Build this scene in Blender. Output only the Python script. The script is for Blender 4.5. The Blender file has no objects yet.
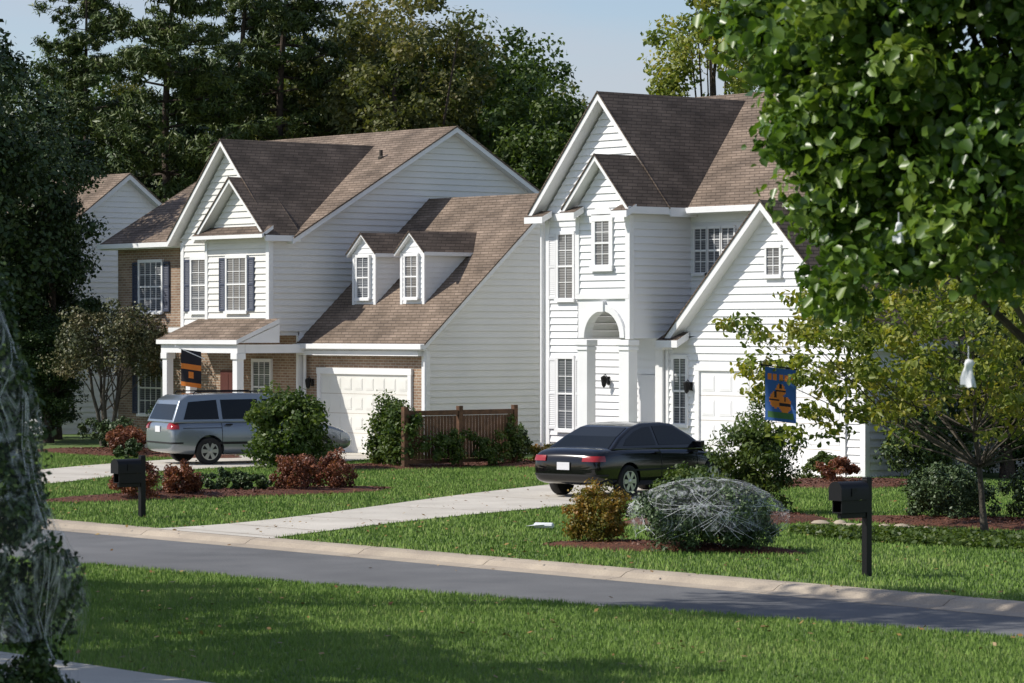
import bpy, math, random
import numpy as np
from mathutils import Vector, Matrix
random.seed(5)
sc=bpy.context.scene
COL=sc.collection

# ------------------------------------------------------------------ materials
def nmat(name):
    m=bpy.data.materials.new(name); m.use_nodes=True
    nt=m.node_tree; nt.nodes.clear()
    out=nt.nodes.new('ShaderNodeOutputMaterial')
    b=nt.nodes.new('ShaderNodeBsdfPrincipled')
    nt.links.new(b.outputs[0],out.inputs[0])
    return m,nt,b,out
def setc(b,c,r=.6,spec=.5,metal=0,coat=0):
    b.inputs['Base Color'].default_value=(*c,1); b.inputs['Roughness'].default_value=r
    b.inputs['Specular IOR Level'].default_value=spec; b.inputs['Metallic'].default_value=metal
    b.inputs['Coat Weight'].default_value=coat
def noisy(name,c1,c2,scale=3,rough=.8,bump=.0,bscale=40,spec=.3,detail=6,dist=.02,big=0):
    m,nt,b,out=nmat(name); setc(b,c1,rough,spec)
    tc=nt.nodes.new('ShaderNodeTexCoord')
    n=nt.nodes.new('ShaderNodeTexNoise'); n.inputs['Scale'].default_value=scale; n.inputs['Detail'].default_value=detail
    r=nt.nodes.new('ShaderNodeValToRGB'); r.color_ramp.elements[0].position=.3; r.color_ramp.elements[1].position=.7
    r.color_ramp.elements[0].color=(*c1,1); r.color_ramp.elements[1].color=(*c2,1)
    nt.links.new(tc.outputs['Object'],n.inputs['Vector']); nt.links.new(n.outputs['Fac'],r.inputs[0]); nt.links.new(r.outputs[0],b.inputs['Base Color'])
    if big:
        nb=nt.nodes.new('ShaderNodeTexNoise'); nb.inputs['Scale'].default_value=scale*.22; nb.inputs['Detail'].default_value=3
        ng=nt.nodes.new('ShaderNodeTexNoise'); ng.inputs['Scale'].default_value=55; ng.inputs['Detail'].default_value=2
        a=nt.nodes.new('ShaderNodeMath'); a.operation='ADD'; nt.links.new(tc.outputs['Object'],nb.inputs['Vector']); nt.links.new(tc.outputs['Object'],ng.inputs['Vector'])
        nt.links.new(nb.outputs['Fac'],a.inputs[0]); nt.links.new(ng.outputs['Fac'],a.inputs[1])
        mr=nt.nodes.new('ShaderNodeMapRange'); mr.inputs['From Min'].default_value=.7; mr.inputs['From Max'].default_value=1.3; mr.inputs['To Min'].default_value=1-big; mr.inputs['To Max'].default_value=1+big*.6
        nt.links.new(a.outputs[0],mr.inputs['Value']); vm=nt.nodes.new('ShaderNodeVectorMath'); vm.operation='SCALE'
        nt.links.new(r.outputs[0],vm.inputs[0]); nt.links.new(mr.outputs[0],vm.inputs['Scale']); nt.links.new(vm.outputs[0],b.inputs['Base Color'])
    if bump:
        n2=nt.nodes.new('ShaderNodeTexNoise'); n2.inputs['Scale'].default_value=bscale; n2.inputs['Detail'].default_value=4
        bp=nt.nodes.new('ShaderNodeBump'); bp.inputs['Strength'].default_value=bump; bp.inputs['Distance'].default_value=dist
        nt.links.new(tc.outputs['Object'],n2.inputs['Vector']); nt.links.new(n2.outputs['Fac'],bp.inputs['Height']); nt.links.new(bp.outputs[0],b.inputs['Normal'])
    return m
def plain(name,c,r=.5,spec=.5,metal=0,coat=0):
    m,nt,b,out=nmat(name); setc(b,c,r,spec,metal,coat); return m
def brickish(name,c1,c2,mortar,bw,rh,msize,rough=.85,bump=.4,noise=.35,off=.5):
    m,nt,b,out=nmat(name); setc(b,c1,rough,.25)
    tc=nt.nodes.new('ShaderNodeTexCoord'); sx=nt.nodes.new('ShaderNodeSeparateXYZ'); nt.links.new(tc.outputs['Object'],sx.inputs[0])
    ad=nt.nodes.new('ShaderNodeMath'); nt.links.new(sx.outputs[0],ad.inputs[0]); nt.links.new(sx.outputs[1],ad.inputs[1])
    cb=nt.nodes.new('ShaderNodeCombineXYZ'); nt.links.new(ad.outputs[0],cb.inputs[0]); nt.links.new(sx.outputs[2],cb.inputs[1])
    br=nt.nodes.new('ShaderNodeTexBrick'); nt.links.new(cb.outputs[0],br.inputs['Vector'])
    br.inputs['Color1'].default_value=(*c1,1); br.inputs['Color2'].default_value=(*c2,1); br.inputs['Mortar'].default_value=(*mortar,1)
    br.inputs['Scale'].default_value=1; br.inputs['Brick Width'].default_value=bw; br.inputs['Row Height'].default_value=rh
    br.inputs['Mortar Size'].default_value=msize; br.inputs['Mortar Smooth'].default_value=.3; br.inputs['Bias'].default_value=0
    br.offset=off
    n=nt.nodes.new('ShaderNodeTexNoise'); n.inputs['Scale'].default_value=1.3; n.inputs['Detail'].default_value=8; nt.links.new(tc.outputs['Object'],n.inputs['Vector'])
    mr=nt.nodes.new('ShaderNodeMapRange'); mr.inputs['From Min'].default_value=.3; mr.inputs['From Max'].default_value=.7
    mr.inputs['To Min'].default_value=1-noise; mr.inputs['To Max'].default_value=1+noise*.6; nt.links.new(n.outputs['Fac'],mr.inputs['Value'])
    mx=nt.nodes.new('ShaderNodeVectorMath'); mx.operation='SCALE'; nt.links.new(br.outputs['Color'],mx.inputs[0]); nt.links.new(mr.outputs[0],mx.inputs['Scale'])
    nt.links.new(mx.outputs[0],b.inputs['Base Color'])
    bp=nt.nodes.new('ShaderNodeBump'); bp.inputs['Strength'].default_value=bump; bp.inputs['Distance'].default_value=.01; bp.invert=True
    nt.links.new(br.outputs['Fac'],bp.inputs['Height']); nt.links.new(bp.outputs[0],b.inputs['Normal'])
    return m
def leafm(name,stops,trans=.3,rough=.5,spec=.35):
    m,nt,b,out=nmat(name); setc(b,stops[0],rough,spec)
    at=nt.nodes.new('ShaderNodeAttribute'); at.attribute_name='tint'
    r=nt.nodes.new('ShaderNodeValToRGB'); el=r.color_ramp.elements
    el[0].position=0; el[0].color=(*stops[0],1); el[1].position=1; el[1].color=(*stops[-1],1)
    for i,s in enumerate(stops[1:-1]):
        e=el.new((i+1)/(len(stops)-1)); e.color=(*s,1)
    nt.links.new(at.outputs['Fac'],r.inputs[0]); nt.links.new(r.outputs[0],b.inputs['Base Color'])
    if trans>0:
        t=nt.nodes.new('ShaderNodeBsdfTranslucent'); mx=nt.nodes.new('ShaderNodeMixShader'); mx.inputs[0].default_value=trans
        g=nt.nodes.new('ShaderNodeVectorMath'); g.operation='MULTIPLY'; g.inputs[1].default_value=(1.3,1.35,.6)
        nt.links.new(r.outputs[0],g.inputs[0]); nt.links.new(g.outputs[0],t.inputs['Color'])
        nt.links.new(b.outputs[0],mx.inputs[1]); nt.links.new(t.outputs[0],mx.inputs[2]); nt.links.new(mx.outputs[0],out.inputs[0])
    return m

M={}
M['white']=noisy('white_trim',(.82,.82,.815),(.76,.76,.755),2,.5)
M['siding_w']=noisy('white_siding',(.82,.82,.815),(.77,.77,.768),.8,.5)
M['siding_c']=noisy('pale_siding',(.79,.77,.725),(.71,.695,.66),.8,.5)
M['door_w']=noisy('garage_door_paint',(.76,.75,.70),(.70,.69,.64),1.2,.45)
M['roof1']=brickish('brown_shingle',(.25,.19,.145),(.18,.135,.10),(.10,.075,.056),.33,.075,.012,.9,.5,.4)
M['roof_shaded']=brickish('brown_shingle_shaded',(.155,.118,.092),(.105,.08,.062),(.06,.046,.036),.33,.085,.012,.9,.5,.4)  # same brown shingle, shade put into its colour for roofs sloping from the sun
M['brick']=brickish('tan_brick',(.35,.235,.155),(.26,.16,.105),(.43,.38,.31),.22,.075,.012,.85,.5,.3)
M['shutter']=plain('slate_shutter',(.055,.065,.10),.5)
M['shutter2']=plain('white_shutter',(.7,.7,.7),.5)
M['black']=plain('black_paint',(.008,.008,.009),.45,.25)
M['rubber']=noisy('tyre_rubber',(.018,.018,.018),(.028,.027,.026),8,.8)
M['steel']=plain('alloy',(.5,.5,.52),.3,.5,.85)
M['darkgap']=plain('dark_gap',(.01,.01,.01),.8)
M['red']=plain('tail_lamp_red',(.30,.010,.008),.15,.6,0,.5)
M['amber']=plain('lamp_clear',(.6,.6,.58),.12,.6)
M['carblack']=plain('black_car_paint',(.003,.003,.004),.14,.35,0,.5)
M['carsilver']=plain('silver_blue_car_paint',(.22,.25,.28),.32,.5,.55,1)
M['carglass']=plain('car_glass',(.006,.008,.009),.05,.32,0,0)
M['plate']=plain('licence_plate',(.7,.7,.72),.4)
M['wood']=noisy('weathered_wood',(.15,.08,.045),(.08,.045,.028),6,.85,.4,30)
M['bark']=noisy('bark',(.10,.075,.055),(.05,.038,.03),6,.95,.8,18,dist=.05)
M['barkgrey']=noisy('grey_bark',(.11,.095,.075),(.06,.05,.042),6,.95,.8,18,dist=.03)
M['asphalt']=noisy('asphalt',(.12,.122,.125),(.155,.156,.157),1.2,.9,.6,90,dist=.01,big=.25)
M['concrete']=noisy('driveway_concrete',(.57,.53,.46),(.46,.425,.365),.9,.85,.3,60,dist=.006,big=.12)
M['kerb']=noisy('kerb_concrete',(.46,.39,.30),(.34,.285,.225),1.5,.9,.3,50,dist=.006,big=.22)
M['mulch']=noisy('red_mulch',(.15,.055,.03),(.06,.028,.018),9,.95,1,25,dist=.05)
M['paper']=plain('white_paper',(.7,.72,.75),.6)
M['web']=plain('web_fibre',(.74,.76,.78),.9,.1)
M['cloth']=plain('white_cloth',(.75,.76,.76),.85)
M['orange']=plain('flag_orange',(.75,.22,.03),.8)
M['blue']=plain('flag_blue',(.035,.12,.36),.8)
M['flagblack']=plain('flag_black',(.015,.013,.018),.8)
M['green']=plain('flag_green',(.06,.16,.05),.8)
M['door_d']=plain('front_door_paint',(.10,.035,.03),.4)
m,nt,b,out=nmat('web_film'); setc(b,(.74,.76,.78),.9,.1)
tc=nt.nodes.new('ShaderNodeTexCoord'); mp=nt.nodes.new('ShaderNodeMapping'); mp.inputs['Scale'].default_value=(1,1,.6); mp.inputs['Rotation'].default_value=(.3,.5,.2)
n=nt.nodes.new('ShaderNodeTexNoise'); n.inputs['Scale'].default_value=4; n.inputs['Detail'].default_value=9; n.inputs['Distortion'].default_value=3; n.inputs['Roughness'].default_value=.72
r=nt.nodes.new('ShaderNodeValToRGB'); r.color_ramp.elements[0].position=.50; r.color_ramp.elements[0].color=(0.02,)*3+(1,); r.color_ramp.elements[1].position=.68; r.color_ramp.elements[1].color=(.50,)*3+(1,)
tr=nt.nodes.new('ShaderNodeBsdfTransparent'); mx=nt.nodes.new('ShaderNodeMixShader')
nt.links.new(tc.outputs['Object'],mp.inputs[0]); nt.links.new(mp.outputs[0],n.inputs['Vector']); nt.links.new(n.outputs['Fac'],r.inputs[0]); nt.links.new(r.outputs[0],mx.inputs[0]); nt.links.new(tr.outputs[0],mx.inputs[1]); nt.links.new(b.outputs[0],mx.inputs[2]); nt.links.new(mx.outputs[0],out.inputs[0]); M['film']=m
m,nt,b,out=nmat('window_glass'); setc(b,(.03,.035,.04),.06,.7)
tc=nt.nodes.new('ShaderNodeTexCoord'); sx=nt.nodes.new('ShaderNodeSeparateXYZ'); nt.links.new(tc.outputs['Object'],sx.inputs[0])
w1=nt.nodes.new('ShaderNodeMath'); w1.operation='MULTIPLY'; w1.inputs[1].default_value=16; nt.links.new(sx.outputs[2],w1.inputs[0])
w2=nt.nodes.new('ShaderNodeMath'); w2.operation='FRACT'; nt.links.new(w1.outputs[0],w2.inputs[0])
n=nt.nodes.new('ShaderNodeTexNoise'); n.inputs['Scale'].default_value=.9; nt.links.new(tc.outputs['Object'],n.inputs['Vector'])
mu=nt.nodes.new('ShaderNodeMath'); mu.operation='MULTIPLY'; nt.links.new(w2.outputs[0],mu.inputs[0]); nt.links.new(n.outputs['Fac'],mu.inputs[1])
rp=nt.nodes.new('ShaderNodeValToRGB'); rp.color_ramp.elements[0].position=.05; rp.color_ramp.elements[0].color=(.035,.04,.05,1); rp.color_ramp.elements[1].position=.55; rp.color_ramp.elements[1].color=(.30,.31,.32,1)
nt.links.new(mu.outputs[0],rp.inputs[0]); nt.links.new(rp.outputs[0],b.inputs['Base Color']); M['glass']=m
M['ground']=noisy('lawn_soil',(.090,.145,.036),(.115,.165,.05),.7,.95,.6,30)
M['grass']=leafm('grass_blade',[(.085,.155,.028),(.145,.24,.046),(.22,.33,.075),(.33,.36,.14)],0,.65,.15)
M['lf_dark']=leafm('dark_green_leaf',[(.016,.034,.010),(.040,.072,.018),(.085,.125,.030)],0)
M['lf_mid']=leafm('mid_green_leaf',[(.028,.055,.01),(.07,.115,.022),(.14,.18,.04)],.3)
M['lf_olive']=leafm('olive_autumn_leaf',[(.035,.05,.014),(.085,.10,.026),(.16,.16,.045),(.22,.18,.06)],.3)
M['lf_yel']=leafm('yellow_green_leaf',[(.07,.11,.02),(.15,.20,.035),(.27,.29,.05),(.34,.28,.05)],.35)
M['lf_near']=leafm('pear_leaf',[(.03,.070,.012),(.075,.145,.022),(.14,.22,.035),(.22,.28,.06)],.33,.35,.5)
M['lf_pine']=leafm('pine_needle',[(.024,.046,.010),(.065,.098,.018),(.135,.16,.035)],0)
M['lf_red']=leafm('rust_red_leaf',[(.06,.025,.015),(.18,.06,.032),(.32,.13,.06)],.2)
M['lf_gold']=leafm('golden_leaf',[(.05,.06,.012),(.13,.13,.02),(.28,.18,.03),(.33,.13,.03)],.25)
M['lf_myrtle']=leafm('bronze_green_leaf',[(.035,.045,.02),(.08,.09,.034),(.16,.125,.055)],0)
M['lf_grey']=leafm('grey_green_leaf',[(.028,.05,.02),(.06,.10,.035),(.12,.17,.07)],0)
M['fallen']=leafm('fallen_leaf',[(.12,.06,.02),(.25,.14,.04),(.35,.25,.08)],0)
M['mulchchip']=leafm('mulch_chip',[(.05,.022,.014),(.13,.05,.028),(.22,.10,.06)],0)

# ------------------------------------------------------------------ mesh helpers
class MB:
    def __init__(s): s.v=[]; s.f=[]; s.m=[]
    def add(s,vs,fs,mi=0):
        o=len(s.v); s.v+= [tuple(p) for p in vs]
        for i,f in enumerate(fs):
            s.f.append(tuple(o+k for k in f)); s.m.append(mi[i] if isinstance(mi,(list,tuple)) else mi)
    def box(s,x0,x1,y0,y1,z0,z1,mi=0):
        s.add([(x0,y0,z0),(x1,y0,z0),(x1,y1,z0),(x0,y1,z0),(x0,y0,z1),(x1,y0,z1),(x1,y1,z1),(x0,y1,z1)],
              [(0,3,2,1),(4,5,6,7),(0,1,5,4),(1,2,6,5),(2,3,7,6),(3,0,4,7)],mi)
    def extr(s,pts,vec,mi=0,mi_top=None):
        n=len(pts); q=[tuple(Vector(p)+Vector(vec)) for p in pts]
        fs=[tuple(range(n)),tuple(range(2*n-1,n-1,-1))]+[(i,i+n,(i+1)%n+n,(i+1)%n) for i in range(n)]
        ms=[mi if mi_top is None else mi_top]+[mi]*(n+1)
        s.add(list(pts)+q,fs,ms)
    def tube(s,pts,rad,n=6,mi=0,cap=True):
        o=len(s.v); P=[Vector(p) for p in pts]
        for i,p in enumerate(P):
            d=(P[min(i+1,len(P)-1)]-P[max(i-1,0)]).normalized()
            a=(Vector((1,.03,0))-d*d.dot(Vector((1,.03,0))))
            a=a.normalized() if a.length>.05 else Vector((0,1,0)); b=d.cross(a)
            for k in range(n):
                t=2*math.pi*k/n; s.v.append(tuple(p+(a*math.cos(t)+b*math.sin(t))*rad[i]))
        for i in range(len(P)-1):
            for k in range(n):
                s.f.append((o+i*n+k,o+i*n+(k+1)%n,o+(i+1)*n+(k+1)%n,o+(i+1)*n+k)); s.m.append(mi)
        if cap:
            s.f.append(tuple(o+k for k in range(n-1,-1,-1))); s.m.append(mi)
            e=o+(len(P)-1)*n; s.f.append(tuple(e+k for k in range(n))); s.m.append(mi)
    def lathe(s,prof,n=16,c=(0,0,0),mi=0,axis='z'):
        o=len(s.v)
        for r,z in prof:
            for k in range(n):
                t=2*math.pi*k/n
                if axis=='z': s.v.append((c[0]+r*math.cos(t),c[1]+r*math.sin(t),c[2]+z))
                else: s.v.append((c[0]+z,c[1]+r*math.cos(t),c[2]+r*math.sin(t)))
        for i in range(len(prof)-1):
            for k in range(n):
                s.f.append((o+i*n+k,o+i*n+(k+1)%n,o+(i+1)*n+(k+1)%n,o+(i+1)*n+k)); s.m.append(mi)
        s.f.append(tuple(o+k for k in range(n-1,-1,-1))); s.m.append(mi)
        e=o+(len(prof)-1)*n; s.f.append(tuple(e+k for k in range(n))); s.m.append(mi)
    def obj(s,name,mats,parent=None,origin=(0,0,0),smooth=None,bevel=0,loc=None):
        me=bpy.data.meshes.new(name)
        v=[(p[0]-origin[0],p[1]-origin[1],p[2]-origin[2]) for p in s.v]
        me.from_pydata(v,[],s.f)
        for mt in mats: me.materials.append(M[mt] if isinstance(mt,str) else mt)
        me.polygons.foreach_set('material_index',s.m)
        me.validate(); 
        import bmesh
        bm=bmesh.new(); bm.from_mesh(me); bmesh.ops.recalc_face_normals(bm,faces=bm.faces); bm.to_mesh(me); bm.free()
        if smooth is not None:
            me.shade_smooth(); me.set_sharp_from_angle(angle=math.radians(smooth))
        ob=bpy.data.objects.new(name,me); COL.objects.link(ob)
        if parent: ob.parent=parent
        if loc is not None: ob.location=loc
        if bevel:
            b=ob.modifiers.new('b','BEVEL'); b.width=bevel; b.segments=2; b.limit_method='ANGLE'
        return ob
def boxes(name,mat,parent,origin,L):
    for a in L:
        m_=MB(); m_.box(*a); m_.obj(name,[mat],parent,origin)
def empty(name,label,cat,loc,rotz=0,group=None):
    e=bpy.data.objects.new(name,None); COL.objects.link(e); e.location=loc; e.rotation_euler=(0,0,rotz)
    e['label']=label; e['category']=cat; e.empty_display_size=.3
    if group: e['group']=group
    return e
def tag(o,label,cat,group=None,kind=None):
    if label: o['label']=label
    if cat: o['category']=cat
    if group: o['group']=group
    if kind: o['kind']=kind
    return o
def npmesh(name,v,f,tint,mat):
    me=bpy.data.meshes.new(name); nf,k=f.shape
    me.vertices.add(len(v)); me.vertices.foreach_set('co',v.astype(np.float32).ravel())
    me.loops.add(nf*k); me.loops.foreach_set('vertex_index',f.astype(np.int32).ravel())
    me.polygons.add(nf); me.polygons.foreach_set('loop_start',np.arange(0,nf*k,k,dtype=np.int32))
    me.update(calc_edges=True)
    a=me.attributes.new('tint','FLOAT','FACE'); a.data.foreach_set('value',np.clip(tint,0,1).astype(np.float32))
    me.materials.append(M[mat]); return me
def copy_thing(root,loc,rotz=0,scale=1):
    c=root.copy(); COL.objects.link(c); c.location=loc; c.rotation_euler=(0,0,rotz); c.scale=(scale,)*3 if not isinstance(scale,tuple) else scale
    kids=[(ch,c) for ch in list(root.children)]
    while kids:
        ch,p=kids.pop(); k=ch.copy(); k.parent=p; COL.objects.link(k)
        kids+=[(g,k) for g in ch.children]
    return c

# ------------------------------------------------------------------ foliage
def leaves(C,R,nper,size,rng,aspect=.6,flat=.75,tintc=None,rich=False,up=.4,shell=.55):
    N=len(C); C=np.repeat(C,nper,0); R=np.repeat(R,nper); tc=np.repeat(tintc if tintc is not None else rng.random(N),nper)
    n=len(C); d=rng.normal(size=(n,3)); d/=np.linalg.norm(d,axis=1,keepdims=True)
    rr=R*(shell+(1-shell)*rng.random(n))*(rng.random(n)**.25); p=C+d*rr[:,None]*np.array([1,1,flat])
    nr=d*.7+rng.normal(size=(n,3))*.6+np.array([0,0,up]); nr/=np.linalg.norm(nr,axis=1,keepdims=True)
    t=rng.normal(size=(n,3))+np.array([0,0,-.5]); t-=nr*(t*nr).sum(1,keepdims=True); t/=np.linalg.norm(t,axis=1,keepdims=True)
    b=np.cross(nr,t); s=(size*(.6+.8*rng.random(n)))[:,None]
    tint=tc*.55+.45*rng.random(n)
    if not rich:
        v=np.stack([p-t*s*.5,p+b*s*aspect*.5,p+t*s*.5,p-b*s*aspect*.5],1).reshape(-1,3)
        f=np.arange(n*4).reshape(-1,4); return v,f,tint
    w=aspect*.5
    pts=[p-t*s*.5, p-t*s*.2+b*s*w+nr*s*.12, p+t*s*.2+b*s*w*.8+nr*s*.12, p+t*s*.55-nr*s*.08, p+t*s*.2-b*s*w*.8+nr*s*.12, p-t*s*.2-b*s*w+nr*s*.12]
    v=np.stack(pts,1).reshape(-1,3); o=(np.arange(n)*6)[:,None]
    f=np.concatenate([o+np.array([0,1,2,3]),o+np.array([0,3,4,5])],0); return v,f,np.concatenate([tint,tint])
def crownpts(n,rad,cz,rng,lump=.3,low=-1.):
    d=rng.normal(size=(n*4,3)); d/=np.linalg.norm(d,axis=1,keepdims=True); d=d[d[:,2]>low][:n]
    ph=rng.random(6)*6.28
    a=np.arctan2(d[:,1],d[:,0]); k=1+lump*(.5*np.sin(2*a+ph[0])+.5*np.sin(3*a+ph[1]+3*d[:,2])+.4*np.sin(5*d[:,2]+ph[2]))*.7
    r=(.35+.65*rng.random(len(d))**.6)*k
    return d*r[:,None]*np.array(rad)+np.array([0,0,cz])
def deciduous(name,label,loc,h,rad,cz,ncl,rc,nper,leaf,mat,seed,tr=.2,bark='bark',rich=False,cat='tree',group=None,limbs=14,stems=1,aspect=.6,flat=.75,lump=.35,low=-1.,shift=(0,0)):
    rng=np.random.default_rng(seed); rs=random.Random(seed)
    e=empty(name,label,cat,loc,0,group)
    C=crownpts(ncl,rad,cz,rng,lump,low); C[:,0]+=shift[0]; C[:,1]+=shift[1]
    R=rc*(.6+.7*rng.random(len(C)))
    v,f,t=leaves(C,R,nper,leaf,rng,aspect,flat,None,rich)
    me=npmesh('crown',v,f,t,mat); o=bpy.data.objects.new('crown',me); COL.objects.link(o); o.parent=e
    mb=MB(); top=cz+rad[2]*.6
    for s in range(stems):
        a=s*6.28/stems+.5; bx=.12*math.cos(a)*(stems>1); by=.12*math.sin(a)*(stems>1)
        ex=rad[0]*.35*math.cos(a)*(stems>1)+shift[0]*.4; ey=rad[1]*.35*math.sin(a)*(stems>1)+shift[1]*.4
        P=[];Rr=[]
        for i in range(8):
            q=i/7; P.append((bx+ex*q+rs.uniform(-.06,.06)*h*.05*i,by+ey*q+rs.uniform(-.06,.06)*h*.05*i,top*q-.05)); Rr.append(tr*(1.35 if i==0 else 1)*(1-.85*q))
        mb.tube(P,Rr,8)
        for i in range(limbs):
            c=C[rs.randrange(len(C))]; q=rs.uniform(.3,.8); k=int(q*7); st=Vector(P[k])
            if c[2]<st.z: 
                k=max(1,int(.35*7)); st=Vector(P[k])
            en=Vector(c); mid=st.lerp(en,.5)+Vector((0,0,-.08*(en-st).length)); r0=Rr[k]*.5
            mb.tube([st,st.lerp(mid,.5)+Vector((0,0,.03)),mid,mid.lerp(en,.6),en],[r0,r0*.8,r0*.6,r0*.4,r0*.15],5)
    mb.obj('trunk',[bark],e,smooth=60)
    return e
def pine(name,label,loc,h,R,z0,seed,mat='lf_pine',nper=90,group=None):
    rng=np.random.default_rng(seed); rs=random.Random(seed); e=empty(name,label,'tree',loc,0,group)
    mb=MB(); P=[(.04*h*.3*math.sin(i*.9),.03*h*.2*math.cos(i*.7),h*i/9-.05*(i==0)) for i in range(10)]
    mb.tube(P,[.24*(1-.9*i/9)+.01 for i in range(10)],8)
    C=[];Rr=[]; z=z0
    while z<h-.2:
        t=(z-z0)/(h-z0); L=R*(1-t)**.65*(.75+.4*math.sin(3.1*t*3)**2)+.35
        for k in range(rs.randint(4,6)):
            a=rs.uniform(0,6.28); l=L*rs.uniform(.5,1.15); rise=rs.uniform(-.05,.3)*l
            k0=min(8,int(z/h*9)); s=Vector(P[k0]).lerp(Vector(P[k0+1]),z/h*9-k0); en=s+Vector((math.cos(a)*l,math.sin(a)*l,rise))
            mid=s.lerp(en,.5)-Vector((0,0,.06*l)); mb.tube([s,mid,en],[.06*(1.2-t),.04*(1.2-t),.012],4)
            m=max(2,int(l/.5))
            for j in range(m):
                q=(j+1)/m
                if q<.3: continue
                p=(s.lerp(mid,q*2) if q<.5 else mid.lerp(en,(q-.5)*2)); sp=.3*l*q
                for u in range(2):
                    C.append((p.x+rs.uniform(-sp,sp)*.8,p.y+rs.uniform(-sp,sp)*.8,p.z+rs.uniform(-.1,.25))); Rr.append(rs.uniform(.32,.62))
        z+=rs.uniform(.4,.7)
    C.append((0,0,h)); Rr.append(.35)
    v,f,t=leaves(np.array(C),np.array(Rr),nper,.27,rng,.22,.62,None,False,.3,.2)
    me=npmesh('crown',v,f,t,mat); o=bpy.data.objects.new('crown',me); COL.objects.link(o); o.parent=e
    mb.obj('trunk',['bark'],e,smooth=60); return e
def bush(name,label,loc,rx,ry,h,mat,n,leaf,seed,aspect=.6,lump=.12,group=None,cone=False,cat='bush',rc=None,rot=0):
    rng=np.random.default_rng(seed); ncl=max(12,int(n/110))
    d=rng.normal(size=(ncl,3)); d/=np.linalg.norm(d,axis=1,keepdims=True)
    rr=(.45+.55*rng.random(ncl)**.5)*(1+lump*np.sin(4*np.arctan2(d[:,1],d[:,0])+seed)+lump*.7*np.sin(3*d[:,2]+2*d[:,0]*3+seed))
    C=d*rr[:,None]
    lowk=np.where(C[:,2]<0,.95/np.sqrt(np.maximum(1-(C[:,2])**2,.3)),1); C[:,0]*=lowk; C[:,1]*=lowk
    rc=rc or .28*min(rx,ry,h/2)*1.3
    if cone:
        zz=rng.random(ncl); a=rng.random(ncl)*6.28; r=((1-zz)**.75*(.5+.5*rng.random(ncl))*.9+.06)*(1+.22*np.sin(zz*17+a*2))
        C=np.stack([np.cos(a)*r*rx,np.sin(a)*r*ry,zz*h*.93+.1],1)
    else:
        C=np.stack([C[:,0]*(rx-rc*.5),C[:,1]*(ry-rc*.5),C[:,2]*(h/2-rc*.4)+h/2],1); 
    R=rc*(.6+.8*rng.random(ncl))
    v,f,t=leaves(C,R,max(20,int(n/ncl)),leaf,rng,aspect,.85,None,False,.35,.5)
    v[:,2]=np.maximum(v[:,2],.01)
    me=npmesh(name,v,f,t,mat); o=bpy.data.objects.new(name,me); COL.objects.link(o); o.location=loc; o.rotation_euler=(0,0,rot)
    tag(o,label,cat,group); return o
def web(label,loc,rx,ry,h,n,seed,w=.0016,cone=False,lo=.1,rot=0,film=True,sag=.10,hang=False):
    rs=random.Random(seed); mb=MB(); ph=[rs.uniform(0,6) for _ in range(5)]
    def S(a,t):
        k=1+.07*math.sin(5*a+ph[0])+.06*math.sin(9*t+4*a+ph[1])
        if cone: r=((1-t)**.75*(1+.15*math.sin(t*17+a*2))+.08)*k; return Vector((rx*r*math.cos(a),ry*r*math.sin(a),h*t))
        p=math.pi*(t-.35); c=(math.cos(p*.75) if p>0 else .98)*k; return Vector((rx*c*math.cos(a)*1.03,ry*c*math.sin(a)*1.03,h/2+h/2*1.04*math.sin(p*.75)*(.94+.06*k)))
    na,nt_=48,20
    if film:
        V=[S(6.2832*i/na,lo+.1+(1-lo-.1)*j/nt_*.999) for j in range(nt_+1) for i in range(na)]
        mb.add(V,[(j*na+i,j*na+(i+1)%na,(j+1)*na+(i+1)%na,(j+1)*na+i) for j in range(nt_) for i in range(na)],1)
    # strands radiate from a few snag points where the cotton is caught on twigs
    snags=[(rs.uniform(0,6.28),rs.uniform(.35,.95)) for _ in range(14)]
    for i in range(n):
        sa,st_=snags[rs.randrange(len(snags))]; a=sa+rs.gauss(0,.06); t=min(.98,st_+rs.gauss(0,.02))
        if hang: a2=a+rs.gauss(0,.25); t2=max(lo,t-abs(rs.gauss(0,.28)))
        else: a2=a+rs.gauss(0,.6); t2=min(1,max(lo,t+rs.gauss(-.08,.25)))
        ww=w*rs.uniform(.3,1.7); pts=[]; sg=rs.uniform(0,1)
        for k in range(7):
            q=k/6; p=S(a+(a2-a)*q,t+(t2-t)*q); s=1.03-sag*math.sin(q*math.pi)*sg; pts.append(Vector((p.x*s,p.y*s,p.z-.02*math.sin(q*math.pi))))
        for k in range(6):
            p,q=pts[k],pts[k+1]; nn=Vector((p.x,p.y,.3)).normalized(); sd=(q-p).cross(nn)
            if sd.length<1e-6: continue
            sd=sd.normalized()*ww; mb.add([p-sd,p+sd,q+sd,q-sd],[(0,1,2,3)])
    o=mb.obj('spider_web_decoration',['web','film'],None,loc=loc); o.rotation_euler=(0,0,rot); tag(o,label,'halloween decoration'); return o

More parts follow.
